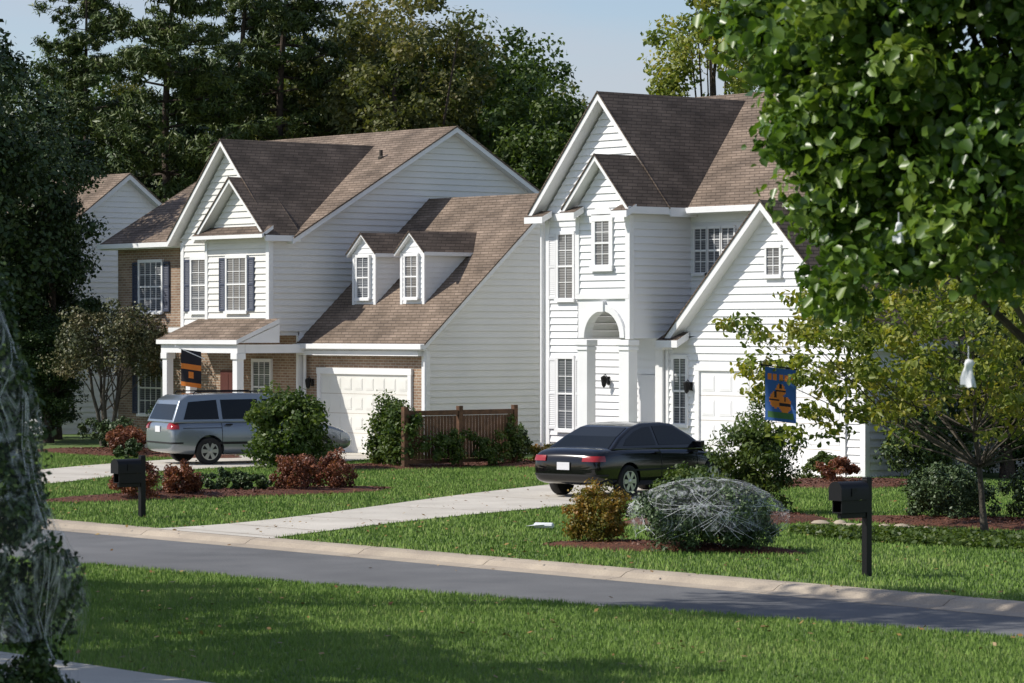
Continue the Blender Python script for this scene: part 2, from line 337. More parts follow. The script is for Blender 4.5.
# ------------------------------------------------------------------ ground, road, paths
NE=[(-300,24.2),(-60,24.3),(-46,24.4),(-39.6,24.7),(-34.3,25.1),(-29,25.8),(-23.4,26.6),(-15,27.6),(0,27.9),(200,28)]
FE=30.0
mb=MB()
xs=[p[0] for p in NE]; xs=[-1500]+xs+[1500]; ys=[NE[0][1]]+[p[1] for p in NE]+[NE[-1][1]]
rows=[]
for x,y in zip(xs,ys):
    rows.append([(x,-1500,0),(x,y,0),(x,y+.06,-.2),(x,FE,-.2),(x,FE+.02,0),(x,90,0),(x,1500,0)])
V=[p for r in rows for p in r]; F=[]
for i in range(len(rows)-1):
    for j in range(6): F.append((i*7+j,(i+1)*7+j,(i+1)*7+j+1,i*7+j+1))
mb.add(V,F); tag(mb.obj('ground',['ground']),None,None,kind='structure')
mb=MB(); F=[];V=[]
for x,y in zip(xs,ys): V+=[(x,y+.03,-.12),(x,29.45,-.10)]
for i in range(len(xs)-1): F.append((2*i,2*i+2,2*i+3,2*i+1))
mb.add(V,F); tag(mb.obj('road',['asphalt']),None,None,kind='structure')
mb=MB()
prof=[(29.4,-.095),(29.66,-.075),(29.78,-.01),(29.9,.012),(30.12,.012),(30.12,-.2),(29.4,-.2)]
x=-120
while x<30:
    L=3.0; mb.extr([(x+.008,y,z) for y,z in prof],(L-.016,0,0)); x+=L
tag(mb.obj('kerb',['kerb']),None,None,kind='structure')
def strip(name,L,R,z,mat,kind='structure'):
    mb=MB(); n=len(L)
    for i in range(n-1):
        mb.add([(*L[i],z),(*R[i],z),(*R[i+1],z),(*L[i+1],z)],[(0,1,2,3)])
    return tag(mb.obj(name,[mat]),None,None,kind=kind)
def smoothp(P,it=2):
    for _ in range(it):
        Q=[P[0]]
        for a,b in zip(P[:-1],P[1:]): Q+=[(a[0]*.75+b[0]*.25,a[1]*.75+b[1]*.25),(a[0]*.25+b[0]*.75,a[1]*.25+b[1]*.75)]
        P=Q+[P[-1]]
    return P
d2L=smoothp([(-45.0,29.95),(-45.3,31.8),(-47,35.2),(-50.0,40.2),(-52.4,45),(-55.9,52.57)]); d2R=smoothp([(-41.7,29.95),(-42.7,31.8),(-44.6,36),(-46.1,40.6),(-47.6,45.2),(-50.6,52.57)])
d1L=smoothp([(-61.5,29.95),(-62.3,36),(-66.6,41.5),(-69,46.5),(-70.9,52.57)]); d1R=smoothp([(-57.0,29.95),(-59.2,36.6),(-63.6,42.3),(-64.0,47),(-66.8,52.57)])
strip('driveway',d2L,d2R,.016,'concrete'); strip('driveway.001',d1L,d1R,.016,'concrete')
mb=MB()
for L,R in((d2L,d2R),(d1L,d1R)):
    for i in range(2,len(L)-2,3):
        a,b=Vector((*L[i],.02)),Vector((*R[i],.02)); mb.add([a,b,b+Vector((0,.03,0)),a+Vector((0,.03,0))],[(0,1,2,3)])
tag(mb.obj('driveway_joint',['kerb']),None,None,kind='structure')
mb=MB(); x=-45
while x<10: mb.box(x+.01,x+1.5-.01,15.9,17.25,-.1,.02); x+=1.5
tag(mb.obj('sidewalk',['concrete']),None,None,kind='structure')
beds=[]
def bed(cx,cy,rx,ry,rot=0,seed=1):
    rs=random.Random(seed); n=40; mb=MB(); ph=[rs.uniform(0,6) for _ in range(3)]; ring=[]
    c,s=math.cos(rot),math.sin(rot)
    for k in range(n):
        t=6.2832*k/n; r=1+.07*math.sin(3*t+ph[0])+.05*math.sin(5*t+ph[1]); ring.append((rx*r*math.cos(t),ry*r*math.sin(t)))
    V=[(cx,cy,.10)]
    for q,z in((.5,.09),(.85,.06),(1,.008)):
        V+=[(cx+(x*c-y*s)*q,cy+(x*s+y*c)*q,z) for x,y in ring]
    F=[(0,1+k,1+(k+1)%n) for k in range(n)]
    for j in range(2):
        F+=[(1+j*n+k,1+(j+1)*n+k,1+(j+1)*n+(k+1)%n,1+j*n+(k+1)%n) for k in range(n)]
    mb.add(V,F); o=mb.obj('mulch_bed',['mulch'],smooth=60); tag(o,None,None,kind='structure')
    beds.append([(V[1+2*n+k][0],V[1+2*n+k][1]) for k in range(n)])
    rng=np.random.default_rng(seed); m=int(rx*ry*500); a=rng.random(m)*6.28; q=np.sqrt(rng.random(m))*.98
    px=rx*q*np.cos(a); py=ry*q*np.sin(a); C=np.stack([cx+px*c-py*s,cy+px*s+py*c,.012+.09*(1-q**3)],1)
    v,f,t=leaves(C,np.full(m,.02),1,.09,rng,.3,.3,None,False,1.5)
    me=npmesh('mulch_chips',v,f,t,'mulchchip'); oo=bpy.data.objects.new('mulch_chips',me); COL.objects.link(oo); tag(oo,'loose red brown bark chips on the flower bed','mulch',kind='stuff')
bed(-53.6,37.4,1.25,4.3,0,2); bed(-36.0,33.35,2.2,.8,.35,3); bed(-61.2,51.3,3.6,1.5,.1,4); bed(-48.6,50.2,1.9,2.2,0,5)
bed(-37.0,41.7,2.6,1.4,.2,6); bed(-73,48.0,4.2,1.9,0,7); bed(-40.8,39.2,1.6,2.2,.3,8); bed(-61.6,48.6,1.4,2.6,0,9)

def pip(px,py,poly):
    ins=np.zeros(len(px),bool); j=len(poly)-1
    for i in range(len(poly)):
        xi,yi=poly[i]; xj,yj=poly[j]
        c=((yi>py)!=(yj>py))&(px<(xj-xi)*(py-yi)/((yj-yi)+1e-12)+xi); ins^=c; j=i
    return ins
def grass(name,x0,x1,y0,y1,n,h,w,seed):
    rng=np.random.default_rng(seed); px=x0+(x1-x0)*rng.random(n); py=y0+(y1-y0)*rng.random(n)
    D=-.766*px+.643*py; Rr=.643*px+.766*py; k=(np.abs(Rr/D)<.20)&(D>22)
    wob=.05*np.sin(px*5)+.04*np.sin(px*11.3)
    ne=np.interp(px,[p[0] for p in NE],[p[1] for p in NE]); k&=((py<ne+.06+wob)|(py>30.1+wob))&~((py>15.9)&(py<17.25))
    for poly in [d2L+d2R[::-1],d1L+d1R[::-1]]+beds: k&=~pip(px,py,poly)
    px,py=px[k],py[k]; n=len(px)
    patch=.5+.2*np.sin(px*1.3+np.sin(py*.9)*2)+.15*np.sin(py*1.7+px*.6+1.3*np.sin(px*.7))+.15*np.sin(px*4.1+3*np.sin(py*2.3))*np.sin(py*3.7+px); mow=.5+.5*np.sin((px*.3+py)*2.1)
    H=h*(.5+.7*rng.random(n))*(.8+.4*patch); a=rng.random(n)*6.28; lean=H*.6*rng.random(n)
    W=w*(.6+.8*rng.random(n)); b=rng.random(n)*6.28
    dx=np.cos(a)*W/2; dy=np.sin(a)*W/2; z=np.zeros(n)
    v=np.stack([np.stack([px-dx,py-dy,z-.005],1),np.stack([px+dx,py+dy,z-.005],1),np.stack([px+np.cos(b)*lean,py+np.sin(b)*lean,H],1)],1).reshape(-1,3)
    t=.05+.48*patch+.08*mow+.4*rng.random(n)**2; t+=(rng.random(n)<.05)*.45
    me=npmesh(name,v,np.arange(n*3).reshape(-1,3),t,'grass'); o=bpy.data.objects.new(name,me); COL.objects.link(o)
    tag(o,'short mown green lawn grass beside the street','grass',kind='stuff')
grass('lawn_grass',-43,-14,14,28,480000,.055,.013,1)
grass('lawn_grass.001',-75,-24,30,54,520000,.06,.022,2)
rng=np.random.default_rng(9); n=3600; px=-70+55*rng.random(n); py=17+30*rng.random(n)
D=-.766*px+.643*py; Rr=.643*px+.766*py; k=(np.abs(Rr/D)<.19)&(D>26); px,py=px[k],py[k]
ne=np.interp(px,[p[0] for p in NE],[p[1] for p in NE]); road=(py>ne)&(py<29.5); edge=np.minimum(py-ne,29.6-py)
k=~road|(edge<.35)|(rng.random(len(px))<.06); px,py,road=px[k],py[k],road[k]
C=np.stack([px,py,np.where(road,-.09,.05)],1); v,f,t=leaves(C,np.full(len(px),.01),1,.07,rng,.6,.3,None,False,2.5)
me=npmesh('fallen_leaves',v,f,t,'fallen'); o=bpy.data.objects.new('fallen_leaves',me); COL.objects.link(o); tag(o,'scattered dry brown leaves on grass and road','leaves',kind='stuff')

# ------------------------------------------------------------------ house parts
def clip(poly,z,keep_above):
    out=[]
    for i in range(len(poly)):
        a,b=poly[i],poly[(i+1)%len(poly)]
        ia=(a[1]>=z) if keep_above else (a[1]<=z); ib=(b[1]>=z) if keep_above else (b[1]<=z)
        if ia: out.append(a)
        if ia!=ib and abs(b[1]-a[1])>1e-9:
            t=(z-a[1])/(b[1]-a[1]); out.append((a[0]+t*(b[0]-a[0]),z))
    return out
def siding(mb,axis,c,sgn,poly,course=.175,mi=0,out=.034):
    zmin=min(p[1] for p in poly); zmax=max(p[1] for p in poly); k=math.floor(zmin/course)
    def P(a,z,o): return (a,c+sgn*o,z) if axis=='y' else (c+sgn*o,a,z)
    while k*course<zmax-1e-4:
        z0=k*course; z1=z0+course; q=clip(clip(poly,z0,True),z1,False); k+=1
        if len(q)<3: continue
        mb.add([P(a,z,.003+out*(1-(z-z0)/course)) for a,z in q],[tuple(range(len(q)))],mi)
        lo=[a for a,z in q if abs(z-z0)<1e-5]
        if len(lo)>=2:
            a0,a1=min(lo),max(lo); mb.add([P(a0,z0,.003+out),P(a1,z0,.003+out),P(a1,z0+.012,.0),P(a0,z0+.012,.0)],[(0,1,2,3)],mi)
def gable(mb,ridge,a0,a1,zl,zr,b0,b1,th=.18,zl2=None,ac=None):
    ac=(a0+a1)/2 if ac is None else ac; zl2=zl if zl2 is None else zl2
    S=[(a0,zl),(ac,zr),(a1,zl2),(a1,zl2-th),(ac,zr-th),(a0,zl-th)]
    P=lambda a,b,z:(b,a,z) if ridge=='x' else (a,b,z)
    V=[P(a,b0,z) for a,z in S]+[P(a,b1,z) for a,z in S]
    F=[(0,6,7,1),(1,7,8,2),(2,8,9,3),(3,9,10,4),(4,10,11,5),(5,11,6,0),(0,1,4,5),(1,2,3,4),(6,11,10,7),(7,10,9,8)]
    mb.add(V,F,[0,0]+[1]*8)
    for (p,q) in(((a0,zl),(ac,zr)),((ac,zr),(a1,zl2))):
        for bb in((b0-.025,b0),(b1,b1+.025)):
            pts=[P(p[0],bb[0],p[1]+.012),P(q[0],bb[0],q[1]+.012),P(q[0],bb[0],q[1]-.035),P(p[0],bb[0],p[1]-.035)]
            vec=Vector(P(0,bb[1]-bb[0]-.001,0)) if ridge=='y' else Vector((bb[1]-bb[0]-.001,0,0))
            mb.extr(pts,vec,0)
def window(house,O,x,y,zc,w,h,cols=2,rows=4,shut=None,name='window',sill=True,frame=.07):
    x0,x1,z0,z1=x-w/2,x+w/2,zc-h/2,zc+h/2; fr=MB(); f=frame
    fr.box(x0-f,x1+f,y-.075,y+.01,z1,z1+f*1.3); fr.box(x0-f,x1+f,y-.075,y+.01,z0-f,z0)
    fr.box(x0-f,x0,y-.07,y+.01,z0,z1); fr.box(x1,x1+f,y-.07,y+.01,z0,z1)
    if sill: fr.box(x0-f-.03,x1+f+.03,y-.11,y-.078,z0-f-.03,z0-.02)
    if h>.9: fr.box(x0,x1,y-.066,y-.036,zc-.022,zc+.022)
    for i in range(1,cols):
        xx=x0+w*i/cols; fr.box(xx-.010,xx+.010,y-.056,y-.034,z0,z1)
    for j in range(1,rows):
        zz=z0+h*j/rows
        if h>.9 and abs(zz-zc)<.05: continue
        fr.box(x0,x1,y-.054,y-.034,zz-.009,zz+.009)
    fo=fr.obj(name,['white'],house,O)
    gp=MB(); gp.box(x0,x1,y-.039,y-.003,z0,z1); gp.obj('window_pane',['glass'],fo,O)
    if shut:
        for s in(-1,1):
            sw=.30; cx=x+s*(w/2+f+sw/2+.02); m=MB(); a,b=cx-sw/2,cx+sw/2
            m.box(a,b,y-.06,y-.004,z0-.02,z0+.05); m.box(a,b,y-.06,y-.004,z1-.05,z1+.02); m.box(a,b,y-.06,y-.004,zc-.03,zc+.03)
            m.box(a,a+.045,y-.059,y-.004,z0+.05,z1-.05); m.box(b-.045,b,y-.059,y-.004,z0+.05,z1-.05)
            zz=z0+.07
            while zz<z1-.07:
                m.extr([(a+.045,y-.055,zz-.02),(a+.045,y-.038,zz+.02),(a+.045,y-.004,zz+.02),(a+.045,y-.03,zz-.02)],(sw-.09,0,0)); zz+=.05
            m.obj('shutter',[shut],house,O)
    return fo
def garagedoor(house,O,x0,x1,y,z1,cols=8,rows=4,mat='door_w'):
    f=MB(); f.box(x0-.14,x0,y-.07,y+.01,0,z1); f.box(x1,x1+.14,y-.07,y+.01,0,z1); f.box(x0-.16,x1+.16,y-.075,y+.01,z1,z1+.17)
    f.obj('garage_door_frame',['white'],house,O)
    d=MB(); d.box(x0,x1,y-.022,y+.0,.02,z1); 
    cw=(x1-x0)/cols; rh=(z1-.02)/rows
    for j in range(rows):
        if j: d.box(x0,x1,y-.0235,y-.021,.02+j*rh-.006,.02+j*rh+.006,1)
        for i in range(cols):
            a=x0+i*cw+.08; b=x0+(i+1)*cw-.08; c=.02+j*rh+.11; e=.02+(j+1)*rh-.11
            d.box(a,b,y-.031,y-.0215,c,e); d.box(a+.035,b-.035,y-.036,y-.0305,c+.035,e-.035)
    d.obj('garage_door',[mat,'kerb'],house,O)
def pipe(house,O,x,y,z):
    p=MB(); p.lathe([(.10,-.15),(.10,.02),(.055,.05),(.055,.22)],10,(x,y,z)); p.obj('roof_vent',['barkgrey'],house,O,smooth=40)

# ---------------- house one (cream siding and brick)
O1=(-74,52.4,0); H1=empty('house','two storey cream siding house with brick, dark shutters and dormers','house',O1)
XL,XM,XG=-80.7,-71.6,-66.2
w=MB()
siding(w,'x',XM,1,[(52.4,0),(63.2,0),(63.2,6.0),(57.8,9.02),(52.4,5.97)])
siding(w,'x',XM,1,[(51.4,3.3),(52.4,3.3),(52.4,5.95),(51.4,5.9)])
w.box(XL,XM-.01,62.9,63.2,0,5.9); 
siding(w,'x',XL,-1,[(52.4,0),(63.2,0),(63.2,6.0),(57.8,9.02),(52.4,6.0)])
siding(w,'y',51.8,-1,[(-76.4,3.3),(-74.6,3.3),(-74.6,5.9),(-76.4,5.9)]); siding(w,'y',51.8,-1,[(-76.55,5.9),(-71.66,5.9),(-71.95,6.1),(-74.1,8.45),(-76.3,6.1)])
siding(w,'x',-76.4,-1,[(51.8,3.3),(52.4,3.3),(52.4,5.9),(51.8,5.9)])
siding(w,'y',51.4,-1,[(-74.6,3.3),(-71.6,3.3),(-71.6,5.9),(-74.6,5.9)]); siding(w,'y',51.42,-1,[(-74.55,5.95),(-71.65,5.95),(-73.1,7.4)])
siding(w,'x',-74.6,-1,[(51.4,3.3),(51.8,3.3),(51.8,5.9),(51.4,5.9)])
w.box(-76.4,-71.62,51.45,52.39,3.2,3.31)
siding(w,'x',XG,1,[(52.6,0),(61.4,0),(61.4,3.1),(57,6.95),(52.6,3.05)]); w.box(XM,XG-.01,61.1,61.39,0,3.1)
w.obj('siding_wall',['siding_c'],H1,O1)
b=MB(); b.box(XL,-71.65,52.4,52.6,0,3.25); b.box(XL,-76.42,52.4,52.6,3.25,5.85)
b.box(XM+.05,-70.95,52.6,52.8,0,2.9); b.box(-66.75,XG-.0,52.6,52.8,0,2.9); b.box(-70.95,-66.75,52.6,52.8,2.28,2.9)
b.obj('brick_wall',['brick'],H1,O1)
r=MB()
gable(r,'x',52.0,63.6,5.9,9.2,XL-.35,XM+.3)
r.obj('roof',['roof1','white'],H1,O1)
r=MB(); gable(r,'y',-76.75,-71.63,5.95,8.72,51.5,56.9,.2,zl2=6.14,ac=-74.1); r.obj('gable_roof',['roof_shaded','white'],H1,O1)
r=MB(); gable(r,'y',-74.85,-71.35,5.95,7.6,51.1,52.3,.16)
r.extr([(-74.8,51.0,5.98),(-71.38,51.0,5.98),(-71.38,51.38,6.22),(-74.8,51.38,6.22)],(0,0,-.10),1,0)
r.obj('gable_roof',['roof_shaded','white'],H1,O1)
r=MB(); gable(r,'x',52.3,61.7,2.98,7.1,XM+.04,XG+.3); r.obj('garage_roof',['roof1','white'],H1,O1)
r=MB(); r.extr([(-75.0,49.95,3.08),(-71.1,49.95,3.08),(-71.1,51.38,3.66),(-75.0,51.38,3.66)],(0,0,-.12),1,0)
r.box(-74.9,-71.2,50.05,50.3,2.72,2.955,1); r.box(-71.42,-71.2,50.31,52.39,2.72,2.955,1); r.box(-74.9,-74.7,50.31,52.39,2.72,2.955,1)
r.extr([(-71.12,50.1,3.0),(-71.12,51.4,3.0),(-71.12,51.4,3.5)],(-.06,0,0),1)
r.obj('porch_roof',['roof1','white'],H1,O1)
for cx in(-74.75,-73.6,-71.35):
    c=MB(); c.box(cx-.11,cx+.11,50.07,50.29,.15,2.6); c.box(cx-.16,cx+.16,50.02,50.34,.12,.34); c.box(cx-.15,cx+.15,50.03,50.33,2.55,2.715)
    c.obj('porch_column',['white'],H1,O1,bevel=.01)
boxes('corner_trim','white',H1,O1,[(XM-.1,XM+.05,51.35,51.5,3.3,5.85),(-74.65,-74.52,51.355,51.5,3.3,5.85),(-76.45,-76.3,51.755,51.9,3.3,5.85),
 (XG-.12,XG+.05,52.55,52.7,0,2.79),(XM-.06,XM+.045,52.35,52.59,0,3.2),(-76.45,-71.55,51.33,51.348,3.28,3.42)])
boxes('frieze_board','white',H1,O1,[(XM+.06,XG+.04,52.3,52.545,2.66,2.79)])
boxes('gutter','white',H1,O1,[(XM+.03,XG+.32,52.16,52.29,2.84,2.97),(XL-.35,-76.8,51.86,51.99,5.76,5.89)])
for q in(-71.42,XG+.12):
    g=MB(); g.tube([(q,52.48,2.85),(q,52.48,.1)],[.045,.045],6); g.obj('downspout',['white'],H1,O1)
window(H1,O1,-78.9,52.4,4.62,1.15,1.42,4,4,'shutter'); window(H1,O1,-75.52,51.8,4.62,.72,1.45,2,4,'shutter'); window(H1,O1,-73.1,51.4,4.62,.9,1.45,3,4,'shutter')
window(H1,O1,-78.9,52.4,1.65,1.15,1.5,4,4,'shutter'); window(H1,O1,-73.3,52.4,1.75,.8,1.4,3,4)
d=MB(); d.box(-75.3,-74.4,52.34,52.399,.16,2.2,0); 
for k in range(3): 
    d.box(-75.2,-74.9,52.33,52.345,.3+k*.65,.8+k*.65,0); d.box(-74.8,-74.5,52.33,52.345,.3+k*.65,.8+k*.65,0)
d.obj('front_door',['door_d'],H1,O1); 
d=MB(); d.box(-75.6,-71.3,49.9,52.39,0,.14); d.obj('porch_floor',['concrete'],H1,O1)
garagedoor(H1,O1,-70.8,-66.9,52.6,2.15,8,4)
for dx in(-70.1,-67.95):
    e=MB(); y0=53.55; hw=.5; zt=5.45
    zb=2.98+(y0-52.3)*.876
    siding(e,'x',dx+hw,1,[(y0,zb-.1),(y0+1.7,zt),(y0,zt)],.14,0,.02); siding(e,'x',dx-hw,-1,[(y0,zb-.1),(y0+1.7,zt),(y0,zt)],.14,0,.02)
    siding(e,'y',y0,-1,[(dx-hw,zb-.1),(dx+hw,zb-.1),(dx+hw,zt),(dx,zt+.5),(dx-hw,zt)],.14,0,.02)
    e.box(dx-hw-.03,dx-hw+.07,y0-.035,y0+.03,zb-.1,zt); e.box(dx+hw-.07,dx+hw+.03,y0-.035,y0+.03,zb-.1,zt)
    do=e.obj('dormer',['white'],H1,O1)
    e=MB(); gable(e,'y',dx-hw-.16,dx+hw+.16,zt-.0,zt+.58,y0-.14,y0+2.3,.10); e.obj('dormer_roof',['roof_shaded','white'],do,O1)
    window(do,O1,dx,y0-.02,(zb+zt)/2+.03,.5,zt-zb-.28,2,4,frame=.06)
pipe(H1,O1,-72.8,56.2,8.3); 

# ---------------- house two (white)
O2=(-56,52.6,0); H2=empty('house','tall bright white siding house with arched entry and front gables','house',O2)
w=MB()
siding(w,'y',52.8,-1,[(-61.5,0),(-56.85,0),(-56.85,6.3),(-61.5,6.3)]); siding(w,'y',52.8,-1,[(-61.55,6.3),(-56.8,6.3),(-59.2,8.95)])
siding(w,'x',-61.5,-1,[(52.8,0),(62.4,0),(62.4,6.3),(57.9,9.2),(52.8,6.3)])
siding(w,'y',53.4,-1,[(-56.85,2.6),(-53.0,2.6),(-53.0,6.3),(-56.85,6.3)]); w.box(-61.5,-53.0,62.1,62.39,0,6.3)
siding(w,'x',-53.0,1,[(53.4,2.6),(62.4,2.6),(62.4,6.3),(57.9,9.2),(53.4,6.3)]); siding(w,'x',-56.85,1,[(52.8,0),(53.4,0),(53.4,6.3),(52.8,6.3)])
siding(w,'y',52.6,-1,[(-56.84,0),(-55.8,0),(-55.8,3.2),(-56.3,3.1),(-56.84,3.1)]); siding(w,'y',52.6,-1,[(-50.8,0),(-50.25,0),(-50.25,3.1),(-50.8,3.2)])
siding(w,'y',52.6,-1,[(-55.8,2.45),(-50.8,2.45),(-50.8,3.2),(-55.8,3.2)]); siding(w,'y',52.6,-1,[(-56.3,3.2),(-50.25,3.2),(-53.28,6.15)])
siding(w,'x',-50.25,1,[(52.6,0),(60.5,0),(60.5,3.1),(52.6,3.1)]); w.box(-56.3,-50.27,60.2,60.49,0,3.1)
siding(w,'y',51.4,-1,[(-58.72,4.15),(-56.85,4.15),(-56.85,6.3),(-58.72,6.3)]); siding(w,'y',51.4,-1,[(-58.75,6.3),(-56.82,6.3),(-57.785,7.35)])
siding(w,'x',-56.85,1,[(51.4,3.15),(52.8,3.15),(52.8,6.3),(51.4,6.3)]); siding(w,'x',-58.72,-1,[(51.4,3.15),(52.8,3.15),(52.8,6.3),(51.4,6.3)])
w.obj('siding_wall',['siding_w'],H2,O2)
a=MB()
cx=-57.785; rr=.66; zs=3.16; x0,x1=-58.72,-56.85; n=16
arc=[(cx-rr*math.cos(math.pi*i/n),zs+rr*math.sin(math.pi*i/n)) for i in range(n+1)]
for y in(51.4,51.6):
    for i in range(n):
        p,q=arc[i],arc[i+1]; a.add([(p[0],y,p[1]),(q[0],y,q[1]),(q[0],y,4.15),(p[0],y,4.15)],[(0,1,2,3)])
    a.add([(x0,y,zs),(cx-rr,y,zs),(cx-rr,y,4.15),(x0,y,4.15)],[(0,1,2,3)]); a.add([(x1,y,zs),(cx+rr,y,zs),(cx+rr,y,4.15),(x1,y,4.15)],[(0,1,2,3)])
for i in range(n):
    p,q=arc[i],arc[i+1]; a.add([(p[0],51.4,p[1]),(q[0],51.4,q[1]),(q[0],51.6,q[1]),(p[0],51.6,p[1])],[(0,1,2,3)])
for i in range(n):
    t0,t1=math.pi*i/n,math.pi*(i+1)/n; A=[]
    for t in(t0,t1):
        for r_ in(rr-.01,rr+.15): A.append((cx-r_*math.cos(t),zs+r_*math.sin(t)))
    P=[(A[0][0],51.33,A[0][1]),(A[1][0],51.33,A[1][1]),(A[3][0],51.33,A[3][1]),(A[2][0],51.33,A[2][1])]
    a.extr(P,(0,.068,0))
a.box(cx-.09,cx+.09,51.29,51.398,zs+rr-.03,zs+rr+.22)
a.box(-58.7,-56.87,51.62,52.79,3.95,4.0)
a.obj('entry_arch',['white'],H2,O2)
for (px,py,wx) in((-58.54,51.55,.18),(-57.03,51.55,.18),(-57.0,52.66,.13)):
    c=MB(); c.box(px-wx,px+wx,py-.18,py+.1,0,2.98); c.box(px-wx-.05,px+wx+.05,py-.23,py+.12,2.98,3.11); c.box(px-wx-.03,px+wx+.03,py-.21,py+.11,2.86,2.94); c.box(px-wx-.04,px+wx+.04,py-.22,py+.115,0.01,.3)
    c.obj('entry_pillar',['white'],H2,O2,bevel=.008)
r=MB(); gable(r,'x',53.05,62.75,6.32,9.48,-61.8,-52.7); r.obj('roof',['roof1','white'],H2,O2)
r=MB(); gable(r,'y',-61.85,-56.55,6.3,9.25,52.45,57.6,.22); r.extr([(-61.9,52.36,6.2),(-61.2,52.36,6.2),(-61.2,52.69,6.36),(-61.9,52.69,6.36)],(0,0,-.16),1,0); r.obj('gable_roof',['roof_shaded','white'],H2,O2)
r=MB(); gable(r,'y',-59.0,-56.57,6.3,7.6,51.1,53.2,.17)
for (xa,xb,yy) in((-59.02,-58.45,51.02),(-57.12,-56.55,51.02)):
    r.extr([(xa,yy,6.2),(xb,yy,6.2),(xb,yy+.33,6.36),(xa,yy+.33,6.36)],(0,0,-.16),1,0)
r.obj('gable_roof',['roof_shaded','white'],H2,O2)
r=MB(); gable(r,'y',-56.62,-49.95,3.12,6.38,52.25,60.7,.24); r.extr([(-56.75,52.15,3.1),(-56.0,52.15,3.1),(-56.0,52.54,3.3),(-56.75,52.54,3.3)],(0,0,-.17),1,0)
r.obj('garage_roof',['roof_shaded','white'],H2,O2)
boxes('corner_trim','white',H2,O2,[(-61.55,-61.38,52.75,52.9,0,6.1),(-56.96,-56.80,51.35,51.48,3.13,6.1),(-58.77,-58.64,51.35,51.48,4.23,6.1),(-50.36,-50.2,52.55,52.7,0,2.9),(-56.84,-56.74,52.55,52.598,0,2.92)])
boxes('frieze_board','white',H2,O2,[(-61.35,-58.8,52.75,52.798,6.1,6.28),(-56.8,-53.0,53.35,53.398,6.0,6.16),(-58.75,-56.83,51.345,51.398,4.1,4.22)])
g=MB(); g.tube([(-61.6,52.7,6.0),(-61.6,52.7,.1)],[.045,.045],6); g.obj('downspout',['white'],H2,O2)
boxes('gutter','white',H2,O2,[(-56.5,-52.7,52.9,53.03,6.17,6.3)])
window(H2,O2,-60.75,52.8,4.95,.55,1.6,2,4,'shutter2'); window(H2,O2,-60.75,52.8,1.75,.55,1.75,2,4,'shutter2')
window(H2,O2,cx,51.4,5.45,.5,1.05,2,4,None,frame=.13)
q=MB()
for i in range(10):
    t0,t1=math.pi*i/10,math.pi*(i+1)/10; q.extr([(cx-.38*math.cos(t0),51.325,6.13+.2*math.sin(t0)),(cx-.38*math.cos(t1),51.325,6.13+.2*math.sin(t1)),(cx,51.325,6.12)],(0,.06,0))
q.obj('window_arch_trim',['white'],H2,O2)
for k in range(3): window(H2,O2,-56.45+k*.48,53.4,5.27,.40,1.05,2,4,None,frame=.05)
window(H2,O2,-56.33,52.6,1.88,.42,1.55,2,4)
window(H2,O2,-53.15,52.6,4.95,.42,.62,2,3,frame=.06)
garagedoor(H2,O2,-55.65,-50.95,52.6,2.38,8,4,'white')
d=MB(); d.box(-58.0,-57.25,52.72,52.76,.15,2.25); d.box(-57.9,-57.65,52.71,52.722,.3,1.1); d.box(-57.6,-57.35,52.71,52.722,.3,1.1); d.box(-57.9,-57.35,52.71,52.722,1.3,2.1); d.obj('front_door',['shutter2'],H2,O2)
d=MB(); d.box(-59.2,-56.7,50.9,52.75,0,.12); d.obj('porch_floor',['concrete'],H2,O2)
def coach(house,O,x,y,z):
    l=MB(); l.box(x-.05,x+.05,y-.03,y,z-.1,z+.1); l.tube([(x,y-.03,z+.05),(x,y-.12,z+.16),(x,y-.16,z+.12)],[.012]*3,5)
    l.lathe([(.03,.12),(.085,.08),(.08,.06),(.055,-.12),(.02,-.17)],6,(x,y-.16,z)); l.obj('wall_lamp',['black'],house,O)
coach(H2,O2,-59.15,52.78,2.1); coach(H2,O2,-55.95,52.58,2.0); coach(H1,O1,-71.2,52.58,1.9)
pipe(H2,O2,-55.0,56.6,8.6)

# ---------------- house three
O3=(-92,57,0); H3=empty('house','distant white siding house gable end with brown roof','house',O3)
w=MB(); siding(w,'x',-88,1,[(54.4,0),(60.4,0),(60.4,6.1),(57.4,8.3),(54.4,6.1)]); siding(w,'y',54.4,-1,[(-97,0),(-88,0),(-88,6.1),(-97,6.1)]); w.box(-97,-88.02,60.2,60.39,0,6.1); w.obj('siding_wall',['siding_w'],H3,O3)
r=MB(); gable(r,'x',54.1,60.7,6.0,8.45,-97.3,-87.7,.2); r.obj('roof',['roof1','white'],H3,O3)
window(H3,O3,-92,54.4,4.2,.9,1.4,2,4)

# ------------------------------------------------------------------ trees
G='tall trees standing behind the houses'
pine('pine_tree','tall dark green pine with open layered branches',(-93.5,62.9,0),18.5,3.5,7.0,11,group=G)
pine('pine_tree','tall dense dark pine behind the house',(-93.3,67.7,0),19.5,3.4,5.5,12,group=G)
p3=pine('pine_tree','tall pine behind the brown roof',(-102.5,72.4,0),20.5,4.2,5,13,group=G)
copy_thing(p3,(-107,68,0),2.1,.86); copy_thing(p3,(-97.5,57.5,0),4.0,.70)
t1=deciduous('deciduous_tree','broad olive green tree turning yellow behind the roof',(-94.2,71.3,0),15,(3.6,3.6,4.8),10.4,140,1.0,190,.19,'lf_olive',21,.3,group=G)
t2=deciduous('deciduous_tree','large dark green tree behind the houses',(-83.6,71.5,0),12,(2.6,2.6,4.0),8.0,110,.95,200,.18,'lf_mid',22,.28,group=G)
t3=deciduous('deciduous_tree','mixed green and yellow tree behind the roof ridge',(-88.1,69.0,0),15,(2.9,2.9,4.6),10.9,105,.95,190,.18,'lf_olive',23,.28,group=G)
